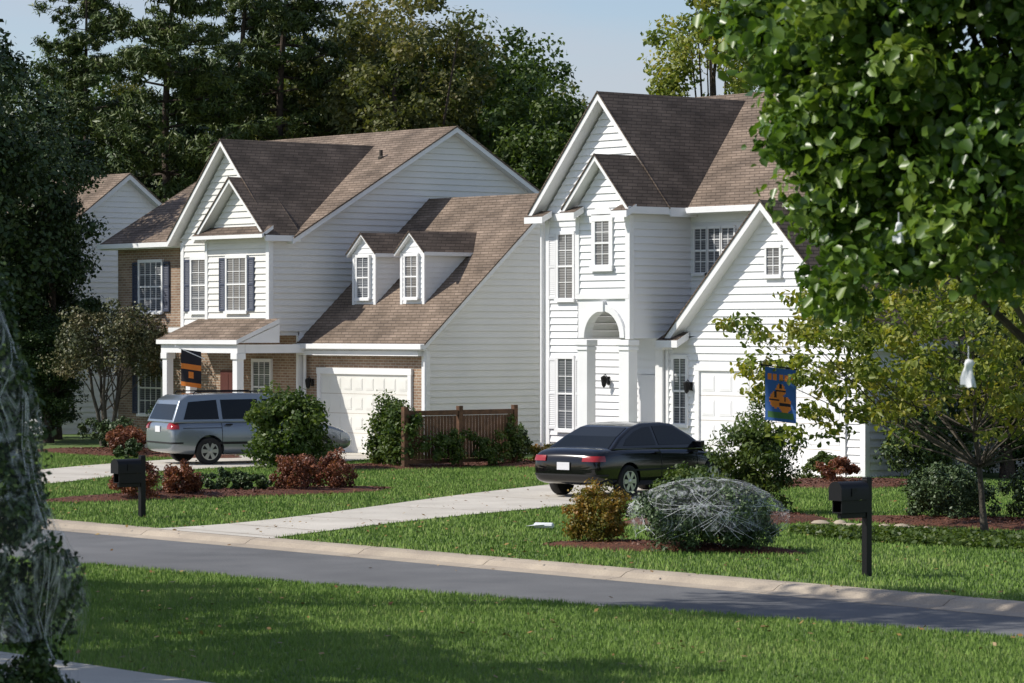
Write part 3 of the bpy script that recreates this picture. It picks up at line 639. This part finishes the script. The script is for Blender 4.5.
t4=deciduous('deciduous_tree','dark green leafy tree behind the house',(-89.1,72.8,0),14,(3.3,3.3,4.8),10.0,130,1.0,200,.19,'lf_mid',24,.3,group=G)
c=copy_thing(t2,(-90.5,76,0),1.5,1.15); c=copy_thing(t4,(-100,73,0),2.5,1.0); c=copy_thing(t1,(-98,75,0),4.0,1.0)
deciduous('deciduous_tree','light yellow green airy tree behind the white house',(-76.1,72.6,0),14,(2.4,2.4,3.9),11.3,90,.75,150,.17,'lf_yel',25,.22,group=G,limbs=22)
td=deciduous('deciduous_tree','very dark dense tree beside the distant house',(-86.5,52.2,0),12,(1.9,1.9,5.0),6.2,120,.9,220,.17,'lf_dark',26,.28,group=G)
copy_thing(td,(-83.5,48.8,0),1.0,1.12); copy_thing(td,(-96.5,60,0),2.6,.98); copy_thing(td,(-99,66,0),.5,1.05); copy_thing(td,(-84.0,52.2,0),4,(.75,.75,.85)); copy_thing(td,(-81.7,50.6,0),2,(.5,.5,.33))
for i in range(9):
    q=i/8; c=copy_thing([t2,t4,t3][i%3],(-121.7+q*16,72.9+q*17,0),i*1.3,1.02+.10*math.sin(i*2.2)); 
for (x,y,s,r_) in((-48.3,55.2,.45,1.),(-46.4,58,.6,3.),(-44.5,62,.75,2.),(-41,60,.8,5.),(-47,63,.8,.3)): copy_thing(td,(x,y,0),r_,(s*1.25,s*1.25,s))
deciduous('ornamental_tree','small multi stemmed bronze green tree near the porch',(-78.2,50.4,0),4,(1.75,1.75,1.25),2.8,95,.45,130,.10,'lf_myrtle',31,.07,'barkgrey',stems=5,limbs=5,lump=.25,low=-.6)
deciduous('ornamental_tree','sparse yellow green small tree over the mulch bed',(-35.4,39.9,0),4.3,(3.3,3.3,1.8),2.9,280,.42,46,.11,'lf_yel',32,.055,'barkgrey',True,limbs=60,lump=.2,low=-.8,flat=.5,shift=(-.6,-.6))
deciduous('pear_tree','large leafy green tree with broad glossy leaves',(-18.7,23.4,0),8,(2.65,2.65,3.1),5.95,600,.5,150,.115,'lf_near',33,.15,'barkgrey',True,limbs=40,lump=.12,aspect=.78,low=-.76,shift=(-.6,-1.0))
s1=deciduous('shade_tree','leafy green street tree shading the lawn',(-33.0,12.6,0),8,(3.4,3.4,2.6),6.4,90,.95,110,.22,'lf_mid',34,.18)
copy_thing(s1,(-28.7,13.1,0),2,.87); copy_thing(s1,(-39.0,13.4,0),3,1.1); 
deciduous('shade_tree','tall green street tree shading the road',(-35.6,17.4,0),14,(2.6,2.6,2.4),12,60,.9,80,.22,'lf_mid',35,.2)

# ------------------------------------------------------------------ bushes
GB='rust coloured round shrubs along the mulch bed'
rb=[(-53.0,34.8,.52,.85),(-53.3,36.1,.42,.75),(-53.4,39.0,.52,.85),(-53.6,40.2,.48,.82),(-54.3,39.9,.42,.75)]
for i,(x,y,r_,h) in enumerate(rb): bush('round_shrub','small round rust red shrub on red mulch',(x,y,0),r_,r_,h,'lf_red',5200,.055,40+i,group=GB)
for i,(x,y,r_,h) in enumerate([(-71.3,46.6,.6,.8),(-72.4,47.3,.6,.85),(-73.6,48,.55,.8)]): bush('round_shrub','rust red shrub in front of the brick house',(x,y,0),r_,r_,h,'lf_red',3500,.07,50+i)
for i,(x,y,r_,h) in enumerate([(-54.3,36.9,.6,.45),(-54.1,37.8,.6,.5),(-53.6,38.0,.5,.42)]): bush('low_shrub','low spreading green shrub on mulch',(x,y,0),r_,r_,h,'lf_dark',3500,.06,55+i)
for i,(x,y,r_,h) in enumerate([(-74.8,48.6,.7,.9),(-76.3,49.2,.8,1.0),(-70.0,45.8,.4,.5),(-75.5,50.7,.7,1.3)]): bush('low_shrub','green shrub in front of the brick house',(x,y,0),r_,r_,h,'lf_dark',3500,.08,60+i)
bush('large_shrub','large upright green leafy shrub beside the minivan',(-61.9,45.0,0),.95,.95,2.0,'lf_mid',13000,.11,65,lump=.22,rc=.33)
bush('large_shrub','upright green leafy shrub beside the black car',(-41.7,40.8,0),.78,.78,1.95,'lf_mid',10000,.10,66,aspect=.4,lump=.25,rc=.28)
bush('round_shrub','golden orange and green shrub at the driveway edge',(-37.2,33.0,0),.55,.5,1.0,'lf_gold',9000,.05,67)
RT=math.radians(50)
bush('wide_shrub','wide green shrub draped with fake spider web',(-35.15,33.35,0),1.12,.75,1.12,'lf_grey',32000,.05,68,rot=RT,rc=.2,lump=.16)
web('thin stretched white cotton spider web over the wide shrub',(-35.15,33.35,0),1.10,.74,1.10,330,1,.0012,rot=RT,sag=.05)
bush('low_shrub','rounded light green shrub in a mulch bed',(-40.0,37.6,0),.8,.7,1.0,'lf_mid',8000,.06,70)
bush('low_shrub','bright yellow green shrub near the arched entry',(-60.2,51.6,0),.42,.42,.6,'lf_gold',3000,.06,71); bush('low_shrub','green shrub beside the white house corner',(-62.2,52.0,0),.7,.6,.95,'lf_dark',5000,.08,72); bush('low_shrub','green shrub beside the white house corner',(-63.4,53.2,0),.6,.6,.9,'lf_mid',4000,.08,73)
bush('low_shrub','small green shrub by the arched entry',(-58.9,50.9,0),.35,.35,.5,'lf_mid',2500,.06,74)
bush('round_shrub','grey green shrub beside the small tree',(-37.9,41.9,0),.75,.7,.95,'lf_grey',9000,.06,75)
bush('round_shrub','dark green shrub under the small tree',(-36.4,42.6,0),.8,.75,1.05,'lf_dark',8000,.06,76); bush('round_shrub','dark green shrub near the small tree trunk',(-38.9,42.9,0),.8,.75,1.0,'lf_dark',8000,.06,86); bush('low_shrub','green shrub near the garage',(-49.6,50.6,0),.5,.5,.7,'lf_mid',3500,.07,77)
bush('low_shrub','rust coloured shrub near the garage corner',(-48.4,49.8,0),.5,.5,.6,'lf_red',3500,.06,78)
for i,(x,y,r_,h) in enumerate([(-49.05,52.9,.8,2.4),(-48.9,54.4,.9,3.1),(-48.7,56.2,.9,2.7),(-48.6,58.2,1.0,3.2)]): bush('tall_shrub','tall dark green shrub against the garage side wall',(x,y,0),r_,r_,h,'lf_dark',7000,.10,90+i,rc=.34,lump=.2)
bush('conical_shrub','dark tall conical shrub draped with spider web',(-22.75,13.45,0),.85,.85,4.0,'lf_dark',46000,.06,79,cone=True,rc=.17); web('torn white cotton spider web hanging over the tall shrub',(-22.75,13.45,0),.84,.84,3.95,170,4,.0015,cone=True,lo=.12,film=True,hang=True)
rng=np.random.default_rng(80); n=9000; a=rng.random(n)*6.28; q=np.sqrt(rng.random(n)); C=np.stack([-34.6+3.1*q*np.cos(a),37.9+1.2*q*np.sin(a),.03+.16*rng.random(n)*(1-q*.6)],1)
v,f,t=leaves(C,np.full(n,.03),1,.085,rng,.7,.5,None,False,1.2); me=npmesh('ground_cover',v,f,t,'lf_mid'); o=bpy.data.objects.new('ground_cover',me); COL.objects.link(o); tag(o,'low ivy ground cover under the small tree','ivy',kind='stuff')
for i in range(9):
    rs=random.Random(i); mbr=MB(); x=-38.6+i*.36; y=39.3+.12*math.sin(i*1.7)
    mbr.lathe([(.05,0),(.16,.02),(.18,.07),(.11,.13),(.03,.15)],7,(0,0,0)); o=mbr.obj('edging_stone',['kerb'],None,smooth=50,loc=(x,y,0)); o.rotation_euler=(0,0,i*1.1); o.scale=(rs.uniform(.6,1.1),rs.uniform(.6,1.0),rs.uniform(.5,.8)); tag(o,'small rounded tan edging stone by the bed','stone',group='edging stones along the bed')

# ------------------------------------------------------------------ fence with ivy
OF=(-60.6,49.2,0); FE_=empty('lattice_fence','short brown wooden screen fence with climbing ivy','fence',OF)
for y in(47.5,49.2,50.95):
    m_=MB(); m_.box(-60.66,-60.54,y-.06,y+.06,0,1.5); m_.obj('fence_post',['wood'],FE_,OF)
for (y0,y1) in((47.57,49.13),(49.27,50.88)):
    for (z0,z1) in((1.28,1.4),(.12,.22)):
        m_=MB(); m_.box(-60.64,-60.56,y0,y1,z0,z1); m_.obj('fence_rail',['wood'],FE_,OF)
    m_=MB(); y=y0+.02
    while y<y1-.05: m_.box(-60.59,-60.575,y,y+.085,.23,1.27); y+=.1
    m_.obj('fence_panel',['wood'],FE_,OF)
bush('climbing_ivy','bright green ivy climbing the fence end',(-61.2,47.7,0),1.0,.40,1.75,'lf_mid',11000,.09,82,rc=.3,cat='ivy')
bush('climbing_ivy','dark green ivy spilling over the fence',(-60.35,49.3,0),.22,1.5,1.0,'lf_mid',4200,.08,83,rc=.2,cat='ivy'); bush('climbing_ivy','green vine at the fence end',(-60.6,50.9,0),.3,.3,1.55,'lf_mid',2500,.08,84,rc=.18,cat='ivy')

# ------------------------------------------------------------------ mailboxes, newspaper, flags, ghosts
def mailbox(loc,label,arm=.5,h=1.3):
    e=empty('mailbox',label,'mailbox',loc,0)
    m_=MB(); m_.box(-.05,.05,-.05,.05,-.05,h); m_.extr([(-.05,-.05,h),(.05,-.05,h),(.05,.05,h),(-.05,.05,h)],(0,0,.03)); m_.box(-.035,.035,-arm-.02,-.051,h-.52,h-.45)
    m_.obj('post',['black'],e,bevel=.006)
    b=MB(); S=[(-.1,0),(.1,0),(.1,.14)]+[(.1*math.cos(t*math.pi/10),.14+.1*math.sin(t*math.pi/10)) for t in range(1,10)]+[(-.1,.14)]
    z0=h-.27; b.extr([(x*1.15,-arm-.08,z0+z*1.05) for x,z in S],(0,arm+.0,0)); b.extr([(x*1.22,-arm-.10,z0+z*1.09-.004) for x,z in S],(0,.019,0)); b.obj('box',['black'],e,smooth=40)
    b=MB(); b.box(-.09,.09,-arm-.06,-.06,h-.445,h-.43); b.box(-.09,-.075,-arm-.06,-.06,h-.43,h-.275); b.box(.075,.09,-arm-.06,-.06,h-.43,h-.275); b.obj('newspaper_holder',['black'],e)
    b=MB(); b.box(.118,.126,-arm+.1,-arm+.13,z0+.05,z0+.16); b.box(.118,.126,-arm+.13,-arm+.2,z0+.11,z0+.16); b.obj('signal_flag',['black'],e)
    return e
mailbox((-30.25,31.7,0),'black mailbox on a black post by the kerb',.52,1.32); mailbox((-47.9,31.6,0),'small black mailbox on a thin post near the driveway',.48,1.08)
m_=MB(); m_.tube([(-.17,0,.07),(-.15,0,.07),(.15,.02,.07),(.17,.02,.07)],[.03,.05,.05,.03],8); m_.add([(-.3,-.1,.06),(.0,-.12,.09),(.05,.12,.08),(-.25,.14,.07)],[(0,1,2,3)])
o=m_.obj('newspaper',['paper'],None,loc=(-40.75,34.9,0)); o.rotation_euler=(0,0,.5); tag(o,'rolled newspaper lying on the lawn','newspaper')

def flag(label,loc,rot,w_,h_,design,pole,polemat='white',cords=False):
    e=empty('flag',label,'flag',loc,rot)
    p=MB(); p.tube(pole,[.014,.014],6); p.lathe([(.0,-.03),(.025,0),(.0,.03)],6,pole[1])
    if cords: p.tube([pole[0],(0,-.25,.55)],[.004,.004],4); p.tube([pole[1],(0,-.25,.55)],[.004,.004],4)
    p.obj('flag_pole',[polemat],e)
    c=MB(); nx,nz=24,34; V=[];F=[];ms=[]
    for j in range(nz+1):
        for i in range(nx+1):
            u,v_=i/nx,j/nz; V.append((.05*math.sin(u*7+v_*3)*v_,-u*w_-.1,-v_*h_-.04*u+u*h_*.12))
    for j in range(nz):
        for i in range(nx):
            F.append((j*(nx+1)+i,j*(nx+1)+i+1,(j+1)*(nx+1)+i+1,(j+1)*(nx+1)+i)); ms.append(design((i+.5)/nx,(j+.5)/nz))
    c.add(V,F,ms); c.obj('flag_cloth',['blue','orange','green','flagblack'],e,smooth=80); return e
def dz(u,v):
    if u<.08 or u>.92 or v<.06 or v>.94: return 0
    for (a,b,r_) in((.35,.68,.2),(.66,.6,.2),(.5,.42,.16)):
        if ((u-a)**2+((v-b)*1.3)**2)**.5<r_:
            if abs(v-b)<.02 or (abs(u-a)<.03 and v<b-.05): return 3
            return 1
    if v>.82: return 2
    if .12<v<.24 and (int(u*16)%3): return 1
    return 0
def dz1(u,v): return 1 if (.38<v<.52 or v>.88 or (abs(u-.5)<.14 and .6<v<.76)) else 3
flag('blue and orange pumpkin banner hanging from the small tree',(-36.5,36.75,2.70),-.70,.50,.86,dz,[(0,-.06,.01),(0,-.66,.09)],'black',True)
flag('black and orange holiday flag on the porch column',(-72.6,49.95,2.75),-.55,.55,1.0,dz1,[(0,0,-.2),(0,-.8,.15)])
def ghost(loc,s,label):
    m_=MB(); n=14; prof=[(.01,0),(.10,-.03),(.14,-.12),(.11,-.22),(.13,-.35),(.17,-.5),(.2,-.62)]; V=[];F=[]
    for i,(r_,z) in enumerate(prof):
        for k in range(n):
            t=6.2832*k/n; rr_=r_*(1+(.35*math.sin(4*t+.5*i) if i>2 else .08*math.sin(3*t))); V.append((rr_*math.cos(t)*s+.04*s*math.sin(i),rr_*math.sin(t)*s,(z-(.16*abs(math.sin(2*t)) if i==6 else 0))*s))
    for i in range(len(prof)-1):
        for k in range(n): F.append((i*n+k,i*n+(k+1)%n,(i+1)*n+(k+1)%n,(i+1)*n+k))
    m_.add(V,F); m_.tube([(0,0,0),(0,0,.35*s)],[.006,.006],4)
    o=m_.obj('hanging_ghost',['cloth'],None,smooth=70,loc=loc); tag(o,label,'halloween decoration')
ghost((-18.95,20.25,4.28),.24,'small white cloth ghost hanging in the leafy tree'); ghost((-18.6,20.75,3.10),.32,'small white cloth ghost hanging from a low branch')

# ------------------------------------------------------------------ cars
def evalmesh(o):
    dg=bpy.context.evaluated_depsgraph_get(); dg.update(); return bpy.data.meshes.new_from_object(o.evaluated_get(dg))
def boolean(me,cut,op):
    a=bpy.data.objects.new('tmp_a',me); b=bpy.data.objects.new('tmp_b',cut); COL.objects.link(a); COL.objects.link(b)
    m_=a.modifiers.new('x','BOOLEAN'); m_.object=b; m_.operation=op; m_.solver='EXACT'
    r=evalmesh(a); bpy.data.objects.remove(a); bpy.data.objects.remove(b); return r
def boxmesh(x0,x1,y0,y1,z0,z1):
    m_=MB(); m_.box(x0,x1,y0,y1,z0,z1); o=m_.obj('tmp',[]); me=o.data; bpy.data.objects.remove(o); return me
def car(name,label,loc,rotz,st,cab,wb,wt,paint,wins,wheels,wr,lamps,plate,rearwin,trim=None,cat='car'):
    e=empty(name,label,cat,loc,rotz)
    m_=MB(); V=[];n=0
    for (y,zb,zt,w_) in st:
        half=[(0,zb),(w_*.6,zb),(w_*.92,zb+.02),(w_*.985,zb+.14),(w_,zb*.5+zt*.5),(w_*.975,zt-.14),(w_*.90,zt-.04),(w_*.62,zt-.002),(0,zt+.01)]
        ring=half+[(-x,z) for x,z in half[-2:0:-1]]; n=len(ring); V+=[(x,y,z) for x,z in ring]
    F=[]
    for i in range(len(st)-1):
        for k in range(n): F.append((i*n+k,i*n+(k+1)%n,(i+1)*n+(k+1)%n,(i+1)*n+k))
    F.append(tuple(range(n))); F.append(tuple((len(st)-1)*n+k for k in range(n-1,-1,-1)))
    m_.add(V,F); bo=m_.obj('tmp_body',[]); s=bo.modifiers.new('s','SUBSURF'); s.levels=2; s.render_levels=2
    base=evalmesh(bo); bpy.data.objects.remove(bo)
    def conf(bx,scale=1.012):
        me=base.copy(); 
        for v_ in me.vertices: v_.co.x*=scale; v_.co.y*=scale*.9985+.0; v_.co.z=(v_.co.z-.6)*scale+.6
        return boolean(me,boxmesh(*bx),'INTERSECT')
    def put(me,nm,mat,par=e):
        me.materials.clear(); me.materials.append(M[mat]); me.shade_smooth(); me.set_sharp_from_angle(angle=math.radians(35))
        o=bpy.data.objects.new(nm,me); COL.objects.link(o); o.parent=par; return o
    body=base.copy()
    for wy in wheels:
        for sx in(-1,1):
            c=MB(); x0,x1=(.55,1.2) if sx>0 else(-1.2,-.55); c.lathe([(wr+.055,x0),(wr+.055,x1)],28,(0,wy,wr+.01),axis='x'); co=c.obj('tmp',[]); cm=co.data; bpy.data.objects.remove(co); body=boolean(body,cm,'DIFFERENCE')
    B=put(body,'body',paint)
    W=lambda z: wb-(z-cab[0][1])*(wb-wt)/(max(p[1] for p in cab)-cab[0][1])
    c=MB(); k=len(cab); V=[(W(z),y,z) for y,z in cab]+[(-W(z),y,z) for y,z in cab]
    F=[tuple(range(k)),tuple(range(2*k-1,k-1,-1))]+[(i,(i+1)%k,(i+1)%k+k,i+k) for i in range(k)]
    c.add(V,F); co=c.obj('roof',[paint],e,smooth=50); bv=co.modifiers.new('b','BEVEL'); bv.width=.045; bv.segments=4; bv.limit_method='ANGLE'; bv.angle_limit=math.radians(12)
    for poly in wins:
        for sx in(-1,1):
            g=MB(); g.extr([(sx*(W(z)+.008),y,z) for y,z in poly],(-sx*.03,0,0)); g.obj('side_window',['carglass'],e)
    def panel(p,q,nm,a=.1,b=.92,wf=.9):
        y0,z0=p; y1,z1=q; P0=(y0+(y1-y0)*a,z0+(z1-z0)*a); P1=(y0+(y1-y0)*b,z0+(z1-z0)*b)
        nrm=Vector((0,(z1-z0),-(y1-y0))); nrm=nrm.normalized(); 
        if nrm.z<0: nrm=-nrm
        off=nrm*.009; w0,w1=W(P0[1])*wf,W(P1[1])*wf; g=MB()
        g.extr([Vector((w0,*P0))+off,Vector((-w0,*P0))+off,Vector((-w1,*P1))+off,Vector((w1,*P1))+off],-nrm*.03); g.obj(nm,['carglass'],e)
    panel(cab[0],cab[1],'rear_window',*rearwin); panel(cab[-1],cab[-2],'windscreen',.06,.95,.92)
    for bx,mat,nm in lamps: put(conf(bx),nm,mat)
    if trim:
        for bx,mat,nm in trim: put(conf(bx,1.006),nm,mat)
    yp,zp=plate; pl=MB(); pl.box(-.155,.155,yp-.012,yp,zp,zp+.15); po=pl.obj('licence_plate',['plate'],e)
    for wy in wheels:
        for sx in(-1,1):
            xo=st[len(st)//2][3]-.015
            t_=MB(); pr=[(wr*.62,-.1),(wr*.94,-.105),(wr,-.08),(wr,.08),(wr*.94,.105),(wr*.62,.1)]; t_.lathe(pr,28,(0,0,0),axis='x')
            wo=t_.obj('wheel',['rubber'],e,smooth=40,loc=(sx*(xo-.105),wy,wr))
            r_=MB(); r_.lathe([(wr*.66,.07),(wr*.68,.108),(wr*.6,.108),(wr*.56,.05)],24,axis='x',mi=0)
            r_.lathe([(wr*.58,.103),(wr*.58,.1065)],20,axis='x',mi=1); r_.lathe([(wr*.18,.10),(wr*.15,.13),(.01,.135)],12,axis='x')
            for q in range(6):
                a=q*math.pi/3; u=Vector((0,math.cos(a),math.sin(a))); vv=Vector((0,-math.sin(a),math.cos(a)))
                pts=[u*wr*.12+vv*wr*.1,u*wr*.6+vv*wr*.15,u*wr*.6-vv*wr*.15,u*wr*.12-vv*wr*.1]; r_.extr([Vector((.10,0,0))+p_ for p_ in pts],(.02,0,0))
            ro=r_.obj('rim',['steel','darkgap'],wo,smooth=30); 
            if sx<0: ro.rotation_euler=(0,0,math.pi)
    for sx in(-1,1):
        m_=MB(); yy=cab[-1][0]-.42; zz=cab[-1][1]+.10; w0=W(zz); m_.box(min(sx*(w0-.02),sx*(w0+.2)),max(sx*(w0-.02),sx*(w0+.2)),yy-.05,yy+.06,zz-.05,zz+.09); m_.obj('wing_mirror',[paint],e,bevel=.02)
    return e,W,conf,put
st=[(-2.42,.42,.70,.60),(-2.38,.32,.88,.80),(-2.2,.26,.98,.88),(-1.8,.22,1.01,.91),(-1.2,.2,1.01,.92),(-.4,.2,.99,.925),(.6,.2,.97,.925),(1.2,.2,.93,.91),(1.8,.22,.83,.89),(2.2,.25,.71,.83),(2.38,.32,.60,.72),(2.44,.38,.52,.55)]
cab=[(-1.92,.95),(-1.5,1.20),(-1.1,1.37),(-.7,1.45),(.0,1.465),(.38,1.42),(.85,1.2),(1.34,.88)]
wins=[[(-1.5,1.03),(-1.33,1.16),(-1.0,1.30),(-.68,1.37),(-.45,1.385),(-.42,1.02)],[(-.33,1.02),(-.36,1.39),(.05,1.40),(.33,1.365),(.72,1.18),(.98,1.0)]]
lamps=[((.46,1.0,-2.6,-2.18,.73,.84),'red','tail_lamp'),((-1.0,-.46,-2.6,-2.18,.73,.84),'red','tail_lamp'),((.45,1.0,2.0,2.6,.52,.66),'amber','headlight'),((-1.0,-.45,2.0,2.6,.52,.66),'amber','headlight')]
trim=[((-.96,.96,-2.6,-2.1,.44,.475),'darkgap','bumper_strip'),((.8,1.0,-1.5,1.2,.52,.56),'darkgap','door_moulding'),((-1.0,-.8,-1.5,1.2,.52,.56),'darkgap','door_moulding'),((.8,1.0,-.385,-.375,.3,1.2),'darkgap','door_seam'),((.8,1.0,.86,.87,.3,1.2),'darkgap','door_seam')]
C1=car('parked_car','shiny black four door saloon parked on the driveway',(-48.45,44.0,.016),math.radians(11),st,cab,.82,.60,'carblack',wins,(-1.45,1.4),.32,lamps,(-2.435,.56),(.0,1.0,.86),trim)
W=C1[1]
for (p,q,nm) in((cab[1],cab[2],'rear_window'),(cab[-2],cab[-3],'windscreen')):
    nrm=Vector((0,(q[1]-p[1]),-(q[0]-p[0]))).normalized(); nrm=nrm if nrm.z>0 else -nrm; off=nrm*.009; g=MB(); wf=.87
    g.extr([Vector((W(p[1])*wf,*p))+off,Vector((-W(p[1])*wf,*p))+off,Vector((-W(q[1])*wf,*q))+off,Vector((W(q[1])*wf,*q))+off],-nrm*.03); g.obj(nm,['carglass'],C1[0])
for (y0,z0) in((-.62,.86),(.66,.84)):
    g=MB(); g.box(.905,.945,y0,y0+.17,z0,z0+.03); g.obj('door_handle',['black'],C1[0],bevel=.006)
st=[(-2.5,.42,.90,.76),(-2.47,.33,1.02,.90),(-2.35,.27,1.09,.955),(-1.8,.23,1.09,.965),(-.6,.22,1.09,.97),(.8,.22,1.07,.97),(1.4,.22,1.04,.95),(1.9,.24,.96,.92),(2.25,.28,.84,.87),(2.46,.34,.70,.76),(2.52,.4,.58,.62)]
cab=[(-2.46,1.03),(-2.22,1.60),(-2.0,1.72),(-.6,1.76),(.45,1.73),(.8,1.66),(1.85,1.02)]
wins=[[(-2.16,1.12),(-2.0,1.55),(-1.25,1.6),(-1.22,1.12)],[(-1.12,1.12),(-1.14,1.6),(-.15,1.61),(-.12,1.12)],[(0,1.12),(-.02,1.61),(.55,1.6),(.72,1.56),(1.35,1.14)]]
lamps=[((.62,1.1,-2.6,-2.3,.88,1.2),'red','tail_lamp'),((-1.1,-.62,-2.6,-2.3,.88,1.2),'red','tail_lamp'),((.45,1.0,2.1,2.6,.58,.74),'amber','headlight'),((-1.0,-.45,2.1,2.6,.58,.74),'amber','headlight')]
trim=[((-1.0,1.0,-2.6,-2.2,.52,.56),'darkgap','bumper_strip'),((.8,1.1,-1.7,1.6,.50,.56),'darkgap','door_moulding'),((.8,1.1,-1.17,-1.158,.3,1.3),'darkgap','door_seam'),((.8,1.1,-.06,-.048,.3,1.3),'darkgap','door_seam'),((.8,1.1,1.28,1.292,.3,1.3),'darkgap','door_seam'),((.8,1.1,-2.2,-1.17,.9,.915),'darkgap','sliding_door_rail')]
e,W,conf,put=car('parked_minivan','silver blue minivan with roof rails parked on the driveway',(-66.15,46.9,.016),math.radians(-12),st,cab,.88,.70,'carsilver',wins,(-1.5,1.5),.335,lamps,(-2.50,.80),(.14,.8,.86),trim,cat='minivan')
for sx in(-1,1):
    m_=MB(); m_.tube([(sx*.6,-1.8,1.74),(sx*.6,-1.75,1.80),(sx*.6,.2,1.80),(sx*.6,.28,1.74)],[.016]*4,6); m_.obj('roof_rail',['black'],e,smooth=50)
for (y0,z0) in((-1.08,.97),(.05,.97)):
    g=MB(); g.box(.945,.99,y0,y0+.18,z0,z0+.035); g.obj('door_handle',['black'],e,bevel=.006)

# ------------------------------------------------------------------ sky, sun, camera
W_=bpy.data.worlds.new('World'); sc.world=W_; W_.use_nodes=True; nt=W_.node_tree; nt.nodes.clear()
out=nt.nodes.new('ShaderNodeOutputWorld'); bg=nt.nodes.new('ShaderNodeBackground'); bg.inputs['Strength'].default_value=.125
sky=nt.nodes.new('ShaderNodeTexSky'); sky.sky_type='NISHITA'; sky.sun_disc=False; EL=math.radians(42); sky.sun_elevation=EL; sky.sun_rotation=math.atan2(-.6,-.8)
sky.air_density=1.0; sky.dust_density=.6; sky.ozone_density=1.8
tint=nt.nodes.new('ShaderNodeVectorMath'); tint.operation='MULTIPLY'; tint.inputs[1].default_value=(1.0,.97,1.05)
tc=nt.nodes.new('ShaderNodeTexCoord'); mp=nt.nodes.new('ShaderNodeMapping'); mp.inputs['Scale'].default_value=(3,3,20); n=nt.nodes.new('ShaderNodeTexNoise'); n.inputs['Scale'].default_value=1.8; n.inputs['Detail'].default_value=6
rp=nt.nodes.new('ShaderNodeValToRGB'); rp.color_ramp.elements[0].position=.44; rp.color_ramp.elements[1].position=.70
mx=nt.nodes.new('ShaderNodeMix'); mx.data_type='RGBA'; mx.inputs['B'].default_value=(4.4,4.7,5.3,1)
sc_=nt.nodes.new('ShaderNodeMath'); sc_.operation='MULTIPLY'; sc_.inputs[1].default_value=.7
nt.links.new(tc.outputs['Generated'],mp.inputs[0]); nt.links.new(mp.outputs[0],n.inputs['Vector']); nt.links.new(n.outputs['Fac'],rp.inputs[0]); nt.links.new(rp.outputs[0],sc_.inputs[0]); nt.links.new(sc_.outputs[0],mx.inputs['Factor'])
nt.links.new(sky.outputs[0],tint.inputs[0]); nt.links.new(tint.outputs[0],mx.inputs['A']); nt.links.new(mx.outputs['Result'],bg.inputs[0]); nt.links.new(bg.outputs[0],out.inputs[0])
L=bpy.data.lights.new('sun','SUN'); L.energy=5.0; L.angle=math.radians(.5); L.color=(1,.95,.87); lo=bpy.data.objects.new('sun',L); COL.objects.link(lo)
dirn=Vector((-.6*math.cos(EL),-.8*math.cos(EL),math.sin(EL))); lo.rotation_euler=dirn.to_track_quat('Z','Y').to_euler(); lo.location=(-60,0,40)
cd=bpy.data.cameras.new('camera'); cam=bpy.data.objects.new('camera',cd); COL.objects.link(cam); cam.location=(0,0,3.35)
f=Vector((-.766,.643,-.0036)).normalized(); cam.rotation_euler=f.to_track_quat('-Z','Y').to_euler(); cd.lens=112.5; cd.sensor_width=36; cd.clip_end=4000; cd.clip_start=.5
cd.dof.use_dof=True; cd.dof.focus_distance=72; cd.dof.aperture_fstop=5
sc.camera=cam
sc.view_settings.view_transform='Standard'; sc.view_settings.look='None'; sc.view_settings.exposure=0
